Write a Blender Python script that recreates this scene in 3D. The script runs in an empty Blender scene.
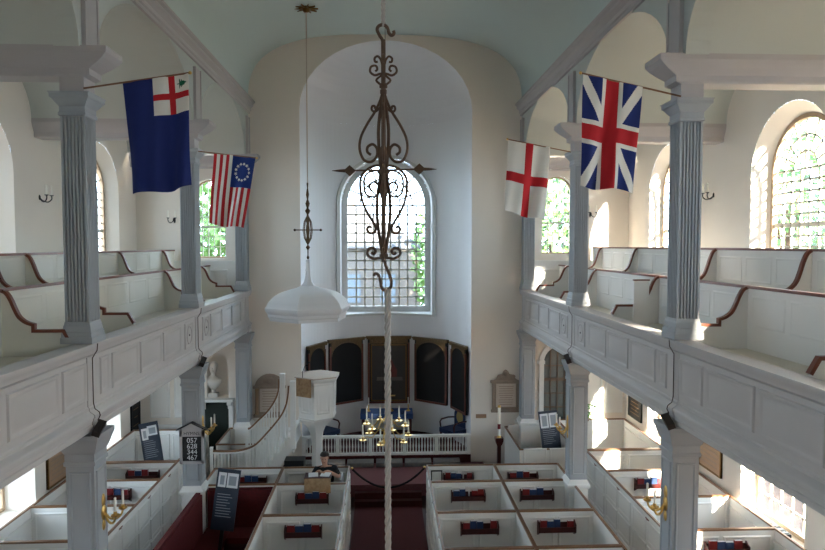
import bpy, bmesh, math, random
from mathutils import Vector, Matrix
random.seed(7)
R = math.radians
SC = bpy.context.scene
COL = SC.collection
PI = math.pi

# ------------------------------------------------------------------ materials
def lin(c):
    def f(v):
        v /= 255.0
        return v/12.92 if v <= 0.04045 else ((v+0.055)/1.055)**2.4
    return (f(c[0]), f(c[1]), f(c[2]), 1.0)

def mat(name, rgb, rough=0.6, metal=0.0, var=0.05, scale=6.0, bump=0.0, bscale=60.0, rgb2=None, spec=0.4):
    m = bpy.data.materials.new(name); m.use_nodes = True
    nt = m.node_tree; b = nt.nodes['Principled BSDF']
    b.inputs['Roughness'].default_value = rough
    b.inputs['Metallic'].default_value = metal
    b.inputs['Specular IOR Level'].default_value = spec
    tc = nt.nodes.new('ShaderNodeTexCoord')
    n = nt.nodes.new('ShaderNodeTexNoise'); n.inputs['Scale'].default_value = scale; n.inputs['Detail'].default_value = 4
    nt.links.new(tc.outputs['Object'], n.inputs['Vector'])
    mix = nt.nodes.new('ShaderNodeMixRGB')
    c = lin(rgb)
    if rgb2 is None:
        mix.inputs[1].default_value = tuple(max(0, x*(1-var)) for x in c[:3])+(1,)
        mix.inputs[2].default_value = tuple(min(1, x*(1+var)) for x in c[:3])+(1,)
    else:
        mix.inputs[1].default_value = c; mix.inputs[2].default_value = lin(rgb2)
    nt.links.new(n.outputs['Fac'], mix.inputs[0])
    nt.links.new(mix.outputs[0], b.inputs['Base Color'])
    if bump:
        n2 = nt.nodes.new('ShaderNodeTexNoise'); n2.inputs['Scale'].default_value = bscale
        nt.links.new(tc.outputs['Object'], n2.inputs['Vector'])
        bp = nt.nodes.new('ShaderNodeBump'); bp.inputs['Strength'].default_value = bump; bp.inputs['Distance'].default_value = 0.02
        nt.links.new(n2.outputs['Fac'], bp.inputs['Height']); nt.links.new(bp.outputs[0], b.inputs['Normal'])
    return m

M = {}
M['plaster'] = mat('cream plaster', (228,219,208), .85, var=.03, scale=1.5, bump=.05)
M['arcade'] = mat('pale grey arcade plaster', (184,189,184), .9, var=.03, scale=1.5)
M['apse'] = mat('white plaster', (222,222,224), .85, var=.02, scale=1.5, bump=.04)
M['teal'] = mat('pale sea green plaster', (196,209,206), .9, var=.03, scale=1.2)
M['vault'] = mat('grey green plaster', (192,195,188), .9, var=.03, scale=1.2)
M['trim'] = mat('warm grey trim paint', (178,172,171), .55, var=.03)
M['column'] = mat('blue grey column paint', (160,163,166), .5, var=.03)
M['parapet'] = mat('pale grey parapet paint', (188,184,182), .5, var=.03)
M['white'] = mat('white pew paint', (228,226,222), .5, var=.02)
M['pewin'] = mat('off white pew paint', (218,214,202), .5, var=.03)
M['rail'] = mat('dark mahogany rail', (112,58,40), .35, var=.25, scale=20)
M['raillight'] = mat('worn brown rail', (128,92,66), .35, var=.2, scale=20)
M['rack'] = mat('dark red mahogany', (64,20,16), .35, var=.25, scale=14)
M['red'] = mat('red carpet', (66,15,15), .95, var=.15, scale=60, bump=.3, bscale=300)
M['redcloth'] = mat('crimson damask', (64,9,13), .8, rgb2=(104,20,24), scale=26, bump=.2)
M['pink'] = mat('faded rose patterned carpet', (124,84,84), .95, rgb2=(86,40,44), scale=38)
M['darkwood'] = mat('dark oak floor', (58,36,28), .5, var=.2, scale=9)
M['iron'] = mat('rusty wrought iron', (112,82,60), .65, .2, rgb2=(64,46,36), scale=18)
M['bronze'] = mat('dark bronze', (80,60,40), .45, .8, var=.3)
M['gild'] = mat('old gilding', (120,88,44), .4, .8, var=.3, scale=20)
M['brass'] = mat('polished brass', (222,184,110), .28, 1.0, var=.08)
M['candle'] = mat('white candle wax', (240,236,224), .5, var=.01)
M['rope'] = mat('grey white rope', (176,168,160), .8, var=.12, scale=40)
M['black'] = mat('black paint', (20,20,22), .5, var=.1)
M['tablet'] = mat('black tablet board', (17,14,13), .75, var=.2, scale=8)
M['gilttrim'] = mat('tarnished gilt carving', (132,104,64), .5, .2, rgb2=(46,34,24), scale=30)
M['redframe'] = mat('red brown frame', (96,48,34), .4, var=.15)
M['painting'] = mat('dark oil painting', (44,40,38), .4, rgb2=(62,52,46), scale=3)
M['flesh'] = mat('painted robe red', (100,46,40), .6, var=.2)
M['robe'] = mat('painted robe white', (96,88,80), .6, var=.1)
M['tan'] = mat('tan window frame wood', (176,150,122), .5, var=.08)
M['framegrey'] = mat('grey white window frame', (196,196,194), .5, var=.03)
M['lead'] = mat('pale glazing bar', (196,190,176), .5, var=.05)
M['stone'] = mat('grey brown carved stone', (150,132,118), .8, var=.15, scale=14, bump=.3)
M['stonelight'] = mat('pale inscription stone', (196,180,166), .7, var=.06, scale=20)
M['tanplaque'] = mat('tan bronze plaque', (160,128,100), .5, var=.08, scale=25)
M['marble'] = mat('white marble', (214,208,200), .4, var=.05)
M['doorgreen'] = mat('dark green baize door', (30,38,32), .7, var=.15)
M['panelblue'] = mat('dark blue exhibition panel', (40,50,66), .4, var=.04)
M['paper'] = mat('white paper', (226,228,230), .6, var=.03, scale=10)
M['greytext'] = mat('pale grey print', (150,156,164), .6)
M['gold'] = mat('gold brocade', (112,78,48), .6, rgb2=(196,164,124), scale=15)
M['bluebook'] = mat('navy blue book cloth', (40,62,104), .6, var=.12)
M['redbook'] = mat('dark red book cloth', (128,32,34), .6, var=.12)
M['bluecloth'] = mat('blue altar cloth', (46,74,124), .7, var=.2, scale=10)
M['bluechair'] = mat('dark blue upholstery', (34,48,78), .7, var=.15)
M['ochre'] = mat('ochre chair medallion', (160,140,84), .7, var=.15)
M['kneel'] = mat('grey blue needlepoint', (86,94,106), .9, rgb2=(134,124,110), scale=22)
M['velvet'] = mat('black velvet rope', (24,16,18), .9, var=.1)
M['skin'] = mat('skin', (196,148,124), .55, var=.05)
M['hair'] = mat('dark brown hair', (44,32,26), .6, var=.2, scale=60)
M['shirt'] = mat('black polo shirt cloth', (22,24,28), .85, var=.1)
M['trouser'] = mat('dark trousers cloth', (34,34,40), .85, var=.1)
M['eye'] = mat('dark eye', (28,20,18), .3)
M['brick'] = None
M['fnavy'] = mat('flag navy cloth', (28,42,104), .85, var=.06, scale=30)
M['fblue'] = mat('flag royal blue cloth', (30,52,118), .85, var=.06, scale=30)
M['fred'] = mat('flag red cloth', (186,30,38), .85, var=.05, scale=30)
M['fwhite'] = mat('flag white cloth', (226,220,210), .85, var=.03, scale=30)
M['fgreen'] = mat('flag pine green cloth', (20,96,66), .85, var=.06, scale=30)
M['speaker'] = mat('dark brown loudspeaker', (44,36,32), .6, var=.1)
M['cable'] = mat('brown cable', (70,50,42), .6)
M['bark'] = mat('bark', (86,70,56), .9, var=.2)
M['leafA'] = mat('bright green leaves', (92,124,62), .7, var=.25, scale=3)
M['plant'] = mat('houseplant leaves', (96,150,72), .6, var=.25, scale=5)
M['leafB'] = mat('fresh green leaves', (66,98,50), .7, var=.25, scale=3)
M['grass'] = mat('brick paved ground', (104,88,80), .95, var=.15)
M['housestone'] = mat('pale grey stone house', (112,106,102), .9, rgb2=(82,78,76), scale=2.5)
M['houseglass'] = mat('house window glass', (96,108,120), .2, var=.1)
M['slate'] = mat('slate roof', (78,82,90), .7, var=.1)
M['bars'] = mat('dark inner window bars', (96,78,62), .6)
M['smoky'] = mat('dim grey interior glass', (92,98,98), .15, var=.25, scale=4)

def brickmat():
    m = bpy.data.materials.new('red brick'); m.use_nodes = True
    nt = m.node_tree; b = nt.nodes['Principled BSDF']; b.inputs['Roughness'].default_value = .9
    tc = nt.nodes.new('ShaderNodeTexCoord'); mp = nt.nodes.new('ShaderNodeMapping')
    mp.inputs['Rotation'].default_value = (R(90), 0, R(90))
    br = nt.nodes.new('ShaderNodeTexBrick'); br.inputs['Scale'].default_value = 4
    br.inputs['Color1'].default_value = lin((176,116,96)); br.inputs['Color2'].default_value = lin((150,96,84)); br.inputs['Mortar'].default_value = lin((206,196,186))
    nt.links.new(tc.outputs['Object'], mp.inputs[0]); nt.links.new(mp.outputs[0], br.inputs['Vector']); nt.links.new(br.outputs['Color'], b.inputs['Base Color'])
    return m
M['brick'] = brickmat()
def glassmat():
    m = bpy.data.materials.new('old window glass'); m.use_nodes = True
    nt = m.node_tree; out = nt.nodes['Material Output']; nt.nodes.remove(nt.nodes['Principled BSDF'])
    t = nt.nodes.new('ShaderNodeBsdfTransparent'); t.inputs[0].default_value = (.93,.96,.95,1)
    g = nt.nodes.new('ShaderNodeBsdfGlossy'); g.inputs['Roughness'].default_value = .05
    n = nt.nodes.new('ShaderNodeTexNoise'); n.inputs['Scale'].default_value = 9
    bp = nt.nodes.new('ShaderNodeBump'); bp.inputs['Strength'].default_value = .2; nt.links.new(n.outputs['Fac'], bp.inputs['Height']); nt.links.new(bp.outputs[0], g.inputs['Normal'])
    mx = nt.nodes.new('ShaderNodeMixShader'); mx.inputs[0].default_value = .05
    nt.links.new(t.outputs[0], mx.inputs[1]); nt.links.new(g.outputs[0], mx.inputs[2]); nt.links.new(mx.outputs[0], out.inputs['Surface'])
    return m
M['glass'] = glassmat()

# ------------------------------------------------------------------ mesh builder
def wloc(o):
    p = Vector((0,0,0))
    while o is not None:
        p += o.location; o = o.parent
    return p

class MB:
    def __init__(s): s.v = []; s.f = []; s.mi = []
    def add(s, vs, fs, m=0):
        n = len(s.v); s.v += [Vector(a) for a in vs]
        for f in fs: s.f.append([n+i for i in f]); s.mi.append(m)
    def box(s, x0,x1,y0,y1,z0,z1, m=0):
        s.add([(x0,y0,z0),(x1,y0,z0),(x1,y1,z0),(x0,y1,z0),(x0,y0,z1),(x1,y0,z1),(x1,y1,z1),(x0,y1,z1)],
              [(0,3,2,1),(4,5,6,7),(0,1,5,4),(1,2,6,5),(2,3,7,6),(3,0,4,7)], m); return s
    def obox(s, c, hx, hy, hz, rot=None, m=0):
        c = Vector(c); rot = rot or Matrix.Identity(3)
        vs = [c + rot @ Vector((a*hx,b*hy,d*hz)) for d in (-1,1) for a,b in ((-1,-1),(1,-1),(1,1),(-1,1))]
        s.add(vs, [(0,3,2,1),(4,5,6,7),(0,1,5,4),(1,2,6,5),(2,3,7,6),(3,0,4,7)], m); return s
    def beam(s, a, b, w, t, up=(0,0,1), m=0):
        a = Vector(a); b = Vector(b); d = (b-a).normalized(); u = Vector(up)
        if abs(d.dot(u)) > .98: u = Vector((1,0,0))
        sd = d.cross(u).normalized(); u = sd.cross(d)
        vs = [p + sd*(i*w/2) + u*(j*t/2) for p in (a,b) for i,j in ((-1,-1),(1,-1),(1,1),(-1,1))]
        s.add(vs, [(0,3,2,1),(4,5,6,7),(0,1,5,4),(1,2,6,5),(2,3,7,6),(3,0,4,7)], m); return s
    def prism(s, poly, axis, a, b, m=0):
        """poly of 2-D points in the two other axes (in xyz order), pushed from a to b along axis."""
        def p(q, t):
            if axis == 'x': return (t, q[0], q[1])
            if axis == 'y': return (q[0], t, q[1])
            return (q[0], q[1], t)
        n = len(poly)
        s.add([p(q,a) for q in poly]+[p(q,b) for q in poly],
              [tuple(range(n))[::-1], tuple(range(n,2*n))]+[(i,(i+1)%n,n+(i+1)%n,n+i) for i in range(n)], m); return s
    def tube(s, path, r, n=7, m=0, closed=False):
        P = [Vector(p) for p in path]; k = len(P)
        rr = r if isinstance(r, (list,tuple)) else [r]*k
        vs = []; nrm = None
        for i in range(k):
            if closed: t = P[(i+1)%k]-P[i-1]
            else: t = P[min(i+1,k-1)]-P[max(i-1,0)]
            if t.length < 1e-9: t = Vector((0,0,1))
            t.normalize()
            if nrm is None:
                nrm = t.orthogonal().normalized()
            else:
                nrm = nrm - t*nrm.dot(t)
                nrm = nrm.normalized() if nrm.length > 1e-6 else t.orthogonal().normalized()
            bn = t.cross(nrm)
            for j in range(n):
                a = 2*PI*j/n; vs.append(P[i] + (nrm*math.cos(a)+bn*math.sin(a))*rr[i])
        fs = []
        for i in range(k if closed else k-1):
            i2 = (i+1)%k
            for j in range(n): fs.append((i*n+j, i*n+(j+1)%n, i2*n+(j+1)%n, i2*n+j))
        if not closed: fs += [tuple(range(n))[::-1], tuple(range((k-1)*n, k*n))]
        s.add(vs, fs, m); return s
    def lathe(s, prof, c=(0,0,0), n=16, ph=0.0, a0=0, a1=2*PI, m=0):
        c = Vector(c); full = abs(a1-a0-2*PI) < 1e-6; cnt = n if full else n+1
        vs = [c + Vector((r*math.cos(ph+a0+(a1-a0)*j/n), r*math.sin(ph+a0+(a1-a0)*j/n), z)) for r,z in prof for j in range(cnt)]
        fs = []
        for i in range(len(prof)-1):
            for j in range(n):
                j2 = (j+1)%cnt; fs.append((i*cnt+j, i*cnt+j2, (i+1)*cnt+j2, (i+1)*cnt+j))
        if full and prof[0][0] > 1e-5: fs.append(tuple(range(cnt))[::-1])
        if full and prof[-1][0] > 1e-5: fs.append(tuple(range((len(prof)-1)*cnt, len(prof)*cnt)))
        s.add(vs, fs, m); return s
    def sphere(s, c, r, n=10, sc=(1,1,1), m=0):
        c = Vector(c); vs = []; k = n//2+1
        for i in range(k+1):
            t = PI*i/k
            for j in range(n):
                a = 2*PI*j/n; vs.append(c+Vector((r*sc[0]*math.sin(t)*math.cos(a), r*sc[1]*math.sin(t)*math.sin(a), -r*sc[2]*math.cos(t))))
        s.add(vs, [(i*n+j, i*n+(j+1)%n, (i+1)*n+(j+1)%n, (i+1)*n+j) for i in range(k) for j in range(n)], m); return s
    def inset(s, o, u, v, w, h, loops, m=0):
        """rectangular moulded panel: o corner, u/v unit axes, loops [(inset, height)] along n = u x v."""
        o = Vector(o); u = Vector(u); v = Vector(v); n = u.cross(v)
        vs = []
        for i,d in loops:
            for a,b in ((i,i),(w-i,i),(w-i,h-i),(i,h-i)): vs.append(o+u*a+v*b+n*(d+(.0035 if i>0 else 0)))
        fs = []; k = len(loops)
        for i in range(k-1):
            for j in range(4): fs.append((i*4+j, i*4+(j+1)%4, (i+1)*4+(j+1)%4, (i+1)*4+j))
        fs.append(tuple(range((k-1)*4, k*4)))
        s.add(vs, fs, m); return s
    def strip(s, A, B, m=0, closed=False):
        n = len(A); k = n if closed else n-1
        s.add(list(A)+list(B), [(i,(i+1)%n,n+(i+1)%n,n+i) for i in range(k)], m); return s
    def ribbon(s, path, axis, w, t, m=0):
        """rectangular section following a path lying in the plane across 'axis' (centre included in the path)."""
        P = [Vector(p) for p in path]; ax = {'x':Vector((1,0,0)),'y':Vector((0,1,0)),'z':Vector((0,0,1))}[axis]
        vs = []
        for i in range(len(P)):
            d0 = (P[i]-P[i-1]).normalized() if i else None
            d1 = (P[i+1]-P[i]).normalized() if i < len(P)-1 else None
            d = ((d0 or d1)+(d1 or d0)).normalized(); nn = d.cross(ax).normalized()
            k = 1.0
            if d0 and d1: k = min(1.6, 1/max(.3, d.dot(d0)))
            for a,b in ((-1,-1),(1,-1),(1,1),(-1,1)): vs.append(P[i]+ax*(a*w/2)+nn*(b*t*k/2))
        fs = [(3,2,1,0), tuple(range(len(vs)-4,len(vs)))]
        for i in range(len(P)-1):
            for j in range(4): fs.append((i*4+j, i*4+(j+1)%4, (i+1)*4+(j+1)%4, (i+1)*4+j))
        s.add(vs, fs, m); return s
    def mirror(s, k):
        if k < 0: s.v = [Vector((-a.x,a.y,a.z)) for a in s.v]; s.f = [f[::-1] for f in s.f]
        return s
    def xform(s, mtx): s.v = [mtx @ a for a in s.v]; return s
    def build(s, name, m, parent=None, smooth=40, origin=None, recalc=True):
        if parent is not None: off = wloc(parent); loc = Vector((0,0,0))
        else:
            if origin is None:
                xs = [a.x for a in s.v]; ys = [a.y for a in s.v]; zs = [a.z for a in s.v]
                origin = ((min(xs)+max(xs))/2, (min(ys)+max(ys))/2, min(zs))
            off = Vector(origin); loc = off
        me = bpy.data.meshes.new(name)
        me.from_pydata([tuple(a-off) for a in s.v], [], s.f)
        for q in (m if isinstance(m,(list,tuple)) else [m]): me.materials.append(M[q] if isinstance(q,str) else q)
        me.polygons.foreach_set('material_index', s.mi)
        if recalc:
            bm = bmesh.new(); bm.from_mesh(me); bmesh.ops.recalc_face_normals(bm, faces=bm.faces); bm.to_mesh(me); bm.free()
        if smooth:
            me.polygons.foreach_set('use_smooth', [True]*len(me.polygons)); me.set_sharp_from_angle(angle=R(smooth))
        me.update()
        o = bpy.data.objects.new(name, me); COL.objects.link(o); o.location = loc
        if parent is not None: o.parent = parent
        return o

def tag(o, label, cat, group=None, kind=None):
    o['label'] = label; o['category'] = cat
    if group: o['group'] = group
    if kind: o['kind'] = kind
    return o
def thing(name, loc, label, cat, group=None):
    o = bpy.data.objects.new(name, None); COL.objects.link(o); o.location = loc; o.empty_display_size = .1
    return tag(o, label, cat, group)
def struct(o, label=None):
    o['kind'] = 'structure'
    if label: o['label'] = label
    return o
def sempty(name, loc):
    o = bpy.data.objects.new(name, None); COL.objects.link(o); o.location = loc; o['kind'] = 'structure'; return o

# ------------------------------------------------------------------ constants of the place
XW, YB, YF = 6.2, 16.2, -5.2
CY_ = [-.82,3.38, 7.58, 11.78]                # columns along each side
BAYS = [(-2.94,1.88),(1.28,1.88),(5.46,1.88),(9.66,1.88),(13.86,1.88)]
XC = 3.56
SPR, RISE = 8.15, 1.12                   # gallery arches
ZP = 4.82                                # parapet top
def arch_top(h, u): 
    t = abs((u-h['c'])/h['w']); e = h.get('e',2)
    return h['zp'] + h['rise']*max(0,1-t**e)**(1/e)
def outline(h, n=20):
    pts = [(h['c']-h['w'], h['zs'])]
    for i in range(n+1):
        u = h['c']-h['w']*math.cos(PI*i/n); pts.append((u, arch_top(h,u)))
    pts.append((h['c']+h['w'], h['zs'])); return pts
def H(c,w,zs,zp,rise,e=2): return dict(c=c,w=w,zs=zs,zp=zp,rise=rise,e=e)
def wall_holes(mb, u0, u1, z0, z1, holes, P, extra=(), n=20):
    us = {round(u0,5), round(u1,5)} | {round(e,5) for e in extra}
    for h in holes:
        for i in range(n+1):
            u = h['c']-h['w']*math.cos(PI*i/n)
            if u0 <= u <= u1: us.add(round(u,5))
    us = sorted(us)
    for a,b in zip(us, us[1:]):
        if b-a < 1e-4: continue
        mid = (a+b)/2
        act = sorted([h for h in holes if abs(mid-h['c']) < h['w']], key=lambda h: h['zs'])
        la = lb = z0
        for h in act:
            if h['zs'] > la + 1e-6: mb.add([P(a,la),P(b,lb),P(b,h['zs']),P(a,h['zs'])], [(0,1,2,3)])
            la, lb = arch_top(h,a), arch_top(h,b)
        mb.add([P(a,la),P(b,lb),P(b,z1),P(a,z1)], [(0,1,2,3)])

def make_window(name, h, Q, frame_m, bar_m, cols, rows, fan=True, sash=None, barw=.022, fw=.07, glass='glass', dd=.05):
    """arched window in plane Q(u,z,d): frame, glazing bars, pane"""
    o0 = Q(h['c'], h['zs'], 0)
    root = sempty(name, o0)
    def ring(mb, A, B, d0, d1):
        a0=[Q(u,z,d0) for u,z in A]; b0=[Q(u,z,d0) for u,z in B]; a1=[Q(u,z,d1) for u,z in A]; b1=[Q(u,z,d1) for u,z in B]
        mb.strip(a0,b0,closed=True); mb.strip(b0,b1,closed=True); mb.strip(b1,a1,closed=True); mb.strip(a1,a0,closed=True)
    inner = H(h['c'], h['w']-fw, h['zs']+fw, h['zp'], h['rise']-fw*(1 if h['rise']>.4 else .8), h['e'])
    f = MB(); ring(f, outline(h), outline(inner), -.02, .06); f.build('window_frame', frame_m, root)
    b = MB()
    def bar(p, q, w=barw):
        p3, q3 = Q(p[0],p[1],.0), Q(q[0],q[1],.0); nn = Q(p[0],p[1],1)-p3
        b.beam(p3+nn*.02, q3+nn*.02, w, .03, up=nn)
    c, w = inner['c'], inner['w']
    zfan = inner['zp'] if (fan and inner['rise'] > .4) else None
    for i in range(1, cols):
        u = c-w+2*w*i/cols
        bar((u, inner['zs']), (u, zfan if zfan else arch_top(inner,u)))
    ztop = zfan if zfan else inner['zp']+inner['rise']*.6
    for j in range(1, rows+1):
        z = inner['zs']+(ztop-inner['zs'])*j/rows
        if j == rows and not zfan: break
        bar((c-w,z),(c+w,z), barw*(2.6 if sash == j else 1))
    if zfan:
        rr = inner['rise']
        for k in (.36,.68):
            pts = [(c-w*k*math.cos(PI*i/14), zfan+rr*k*math.sin(PI*i/14)) for i in range(15)]
            for p,q in zip(pts, pts[1:]): bar(p,q)
        for i in range(1,8):
            a = PI*i/8; k0 = .36 if i != 4 else 0
            bar((c-w*k0*math.cos(a), zfan+rr*k0*math.sin(a)), (c-w*math.cos(a), zfan+rr*math.sin(a)))
    b.build('glazing_bar', bar_m, root)
    g = MB(); pts = [Q(u,z,.03) for u,z in outline(inner)]; g.add(pts, [tuple(range(len(pts)))]); g.build('window_pane', glass, root, smooth=0)
    return root

# ------------------------------------------------------------------ shell
struct(MB().box(-XW,XW,YF,YB+2.4,-.1,0).build('floor','darkwood'))
WIN_U = {1:[-2.9,1.3,5.5,9.70,13.90], -1:[-2.9,1.3,9.95,14.15]}
WIN_L = {1:[-2.9,1.4,5.6,9.95,13.95], -1:[-2.9,1.4,5.6,10.50,14.15]}
DG = .26
wn = 0
portals = []
for s, side in ((-1,'left'),(1,'right')):
    up = [H(c,1.02,5.55,7.14,1.02) for c in WIN_U[s]]
    lo = [H(c,.86,1.24,2.95,.35,2) for c in WIN_L[s]]
    upg = [H(c,.84,5.68,7.14,.84) for c in WIN_U[s]]
    log = [H(c,.78,1.33,2.93,.30,2) for c in WIN_L[s]]
    P = lambda u,z,d=0,s=s: Vector((s*(XW+d),u,z))
    mb = MB(); wall_holes(mb, YF, YB, 0, 9.5, up+lo, P)
    for a,b in zip(up+lo, upg+log):
        A=[P(u,z,0) for u,z in outline(a)]; B=[P(u,z,DG if (s>0 or b['zs']>3) else .5) for u,z in outline(b)]
        mb.strip(A,B,closed=True)
    struct(mb.build('wall_'+side,'plaster', smooth=30))
    for hh,kind in [(q,'u') for q in upg]+[(q,'l') for q in log]:
        wn += 1
        Q = lambda u,z,d,s=s,dg=(DG if (s>0 or kind=='u') else .5): Vector((s*(XW+dg+d),u,z))
        if kind == 'u': make_window('window_%d'%wn, hh, Q, 'tan','lead', 7, 8, sash=3, barw=.028)
        else: make_window('window_%d'%wn, hh, Q, 'tan','lead', 5, 6, fan=False, barw=.03)
        portals.append((Q(hh['c'], (hh['zs']+hh['zp']+hh['rise'])/2, .12), (-s,0,0), hh['w']*2, hh['zp']+hh['rise']-hh['zs']))

# end wall with the apse arch
AS, AR, AW = 9.32, 1.72, 2.16
ap = H(0,AW,0,AS,AR)
bwu = [H(-4.42,.40,5.62,7.18,.40), H(4.37,.40,5.72,7.30,.40)]
bwl = H(4.46,.42,1.30,2.95,.40)
niche = H(-4.26,.27,2.10,2.92,.27)
Pb = lambda u,z,d=0: Vector((u,YB+d,z))
mb = MB(); wall_holes(mb, -XW, XW, 0, 11.5, [ap]+bwu+[bwl,niche], Pb)
for h in bwu+[bwl]:
    mb.strip([Pb(u,z,0) for u,z in outline(h)], [Pb(u,z,.2) for u,z in outline(h)], closed=True)
o1 = outline(niche); mb.strip([Pb(u,z,0) for u,z in o1],[Pb(u,z,.34) for u,z in o1],closed=True)
mb.add([Pb(u,z,.34) for u,z in o1],[tuple(range(len(o1)))])
struct(mb.build('wall_back','plaster',smooth=30))
Qb = lambda u,z,d: Vector((u,YB+.2+d,z))
for h in bwu:
    wn += 1; make_window('window_%d'%wn, h, Qb, 'tan','lead', 5, 7, sash=3, barw=.018, fw=.04)
    portals.append((Vector((h['c'],YB+.3,(h['zs']+h['zp']+.4)/2)), (0,-1,0), .8, 2.0))
wn += 1; make_window('window_%d'%wn, bwl, Qb, 'bars','bars', 4, 5, fan=False, sash=3, barw=.03, fw=.05, glass='smoky')
# white casing round the lower arched window
tn = 0
def trim(mb, m='trim', smooth=35):
    global tn; tn += 1
    return struct(mb.build('trim_%d'%tn, m, smooth=smooth))
oc = H(4.46,.54,1.05,2.95,.52); A=outline(oc); B=outline(H(4.46,.42,1.05,2.95,.40))
mb = MB(); 
for d0,d1 in ((-.05,0),):
    a0=[Pb(u,z,d0) for u,z in A]; b0=[Pb(u,z,d0) for u,z in B]; a1=[Pb(u,z,d1) for u,z in A]; b1=[Pb(u,z,d1) for u,z in B]
    mb.strip(a0,b0); mb.strip(b0,b1); mb.strip(a1,a0)
mb.box(3.86,4.06,YB-.08,YB,2.9,2.98); mb.box(4.86,5.06,YB-.08,YB,2.9,2.98); trim(mb,'white')

# apse
mb = MB()
def Pa(a,z,d=0): return Vector(((AW+.015+d)*math.sin(a), YB+(AW+.015+d)*math.cos(a), z))
WX, WZS, WZP, WR_ = 1.30, 4.0, 7.08, 1.34
angs = sorted({-PI/2+PI*i/48 for i in range(49)} | {math.asin(max(-1,min(1,-WX*math.cos(PI*i/24)/AW))) for i in range(25)})
for a,b in zip(angs, angs[1:]):
    if b-a < 1e-5: continue
    xm = AW*math.sin((a+b)/2)
    if abs(xm) < WX:
        mb.add([Pa(a,0),Pa(b,0),Pa(b,WZS),Pa(a,WZS)],[(0,1,2,3)])
        def zt(q): 
            t = min(1,abs(AW*math.sin(q))/WX); return WZP+WR_*math.sqrt(max(0,1-t*t))
        mb.add([Pa(a,zt(a)),Pa(b,zt(b)),Pa(b,AS),Pa(a,AS)],[(0,1,2,3)])
    else: mb.add([Pa(a,0),Pa(b,0),Pa(b,AS),Pa(a,AS)],[(0,1,2,3)])
n1, n2 = 48, 14
for j in range(n2):
    for i in range(n1):
        q = []
        for (ii,jj) in ((i,j),(i+1,j),(i+1,j+1),(i,j+1)):
            a = -PI/2+PI*ii/n1; t = PI/2*jj/n2
            q.append(Vector(((AW+.015)*math.cos(t)*math.sin(a), YB+(AW+.015)*math.cos(t)*math.cos(a), AS+(AR+.015)*math.sin(t))))
        mb.add(q,[(0,1,2,3)])
YG = YB+AW+.10
ho = H(0,WX,WZS,WZP,WR_); oo = outline(ho,24)
wallpts = [Vector((u, YB+math.sqrt((AW+.015)**2-u*u), z)) for u,z in oo]
hg = H(0,WX-.03,WZS+.03,WZP,WR_-.03)
# sill/jamb reveal; the sill is subdivided to follow the curve
mb.strip(wallpts, [Vector((u,YG,z)) for u,z in outline(hg,24)])
sx = [-WX+2*WX*i/24 for i in range(25)]
mb.strip([Vector((x,YB+math.sqrt((AW+.015)**2-x*x),WZS)) for x in sx],[Vector((x*(WX-.03)/WX,YG,WZS+.03)) for x in sx])
struct(mb.build('wall_apse','apse',smooth=40))
wn += 1; make_window('window_%d'%wn, hg, lambda u,z,d: Vector((u,YG+d,z)), 'framegrey','lead', 9, 11, barw=.045, fw=.16)
portals.append((Vector((0,YG+.15,6.2)), (0,-1,0), 2.5, 4.5))
# raised architrave round the apse window
mb = MB()
A=[(u,z) for u,z in outline(H(0,WX+.09,WZS-.06,WZP,WR_+.09),24)]; B=outline(H(0,WX,WZS-.06,WZP,WR_),24)
f3=lambda u,z,d: Vector((u*(AW-d)/AW, YB+math.sqrt(AW**2-u*u)*(AW-d)/AW, z))
a0=[f3(u,z,.03) for u,z in A]; b0=[f3(u,z,.03) for u,z in B]; a1=[f3(u,z,0) for u,z in A]; b1=[f3(u,z,0) for u,z in B]
mb.strip(a0,b0); mb.strip(a1,a0); mb.strip(b0,b1)
for x0,x1 in zip(sx,sx[1:]):
    for d,z0,z1 in ((.07,WZS-.06,WZS),):
        p=[f3(x0,z0,d),f3(x1,z0,d),f3(x1,z1,d),f3(x0,z1,d)]; q=[f3(x0,z0,0),f3(x1,z0,0),f3(x1,z1,0),f3(x0,z1,0)]
        mb.add(p+q,[(0,1,2,3),(3,2,6,7),(0,1,5,4)])
trim(mb,'framegrey')

# nave ceiling : flattened barrel vault
VW, VS, VR = 3.42, 9.48, 1.70
def vz(x): return VS+VR*max(0,1-(abs(x)/VW)**2.9)**(1/2.9)
mb = MB(); N=56; xs=[-VW*math.cos(PI*i/N) for i in range(N+1)]
mb.strip([Vector((x,YF,vz(x))) for x in xs],[Vector((x,YB,vz(x))) for x in xs])
struct(mb.build('ceiling','teal',smooth=60))

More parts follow.
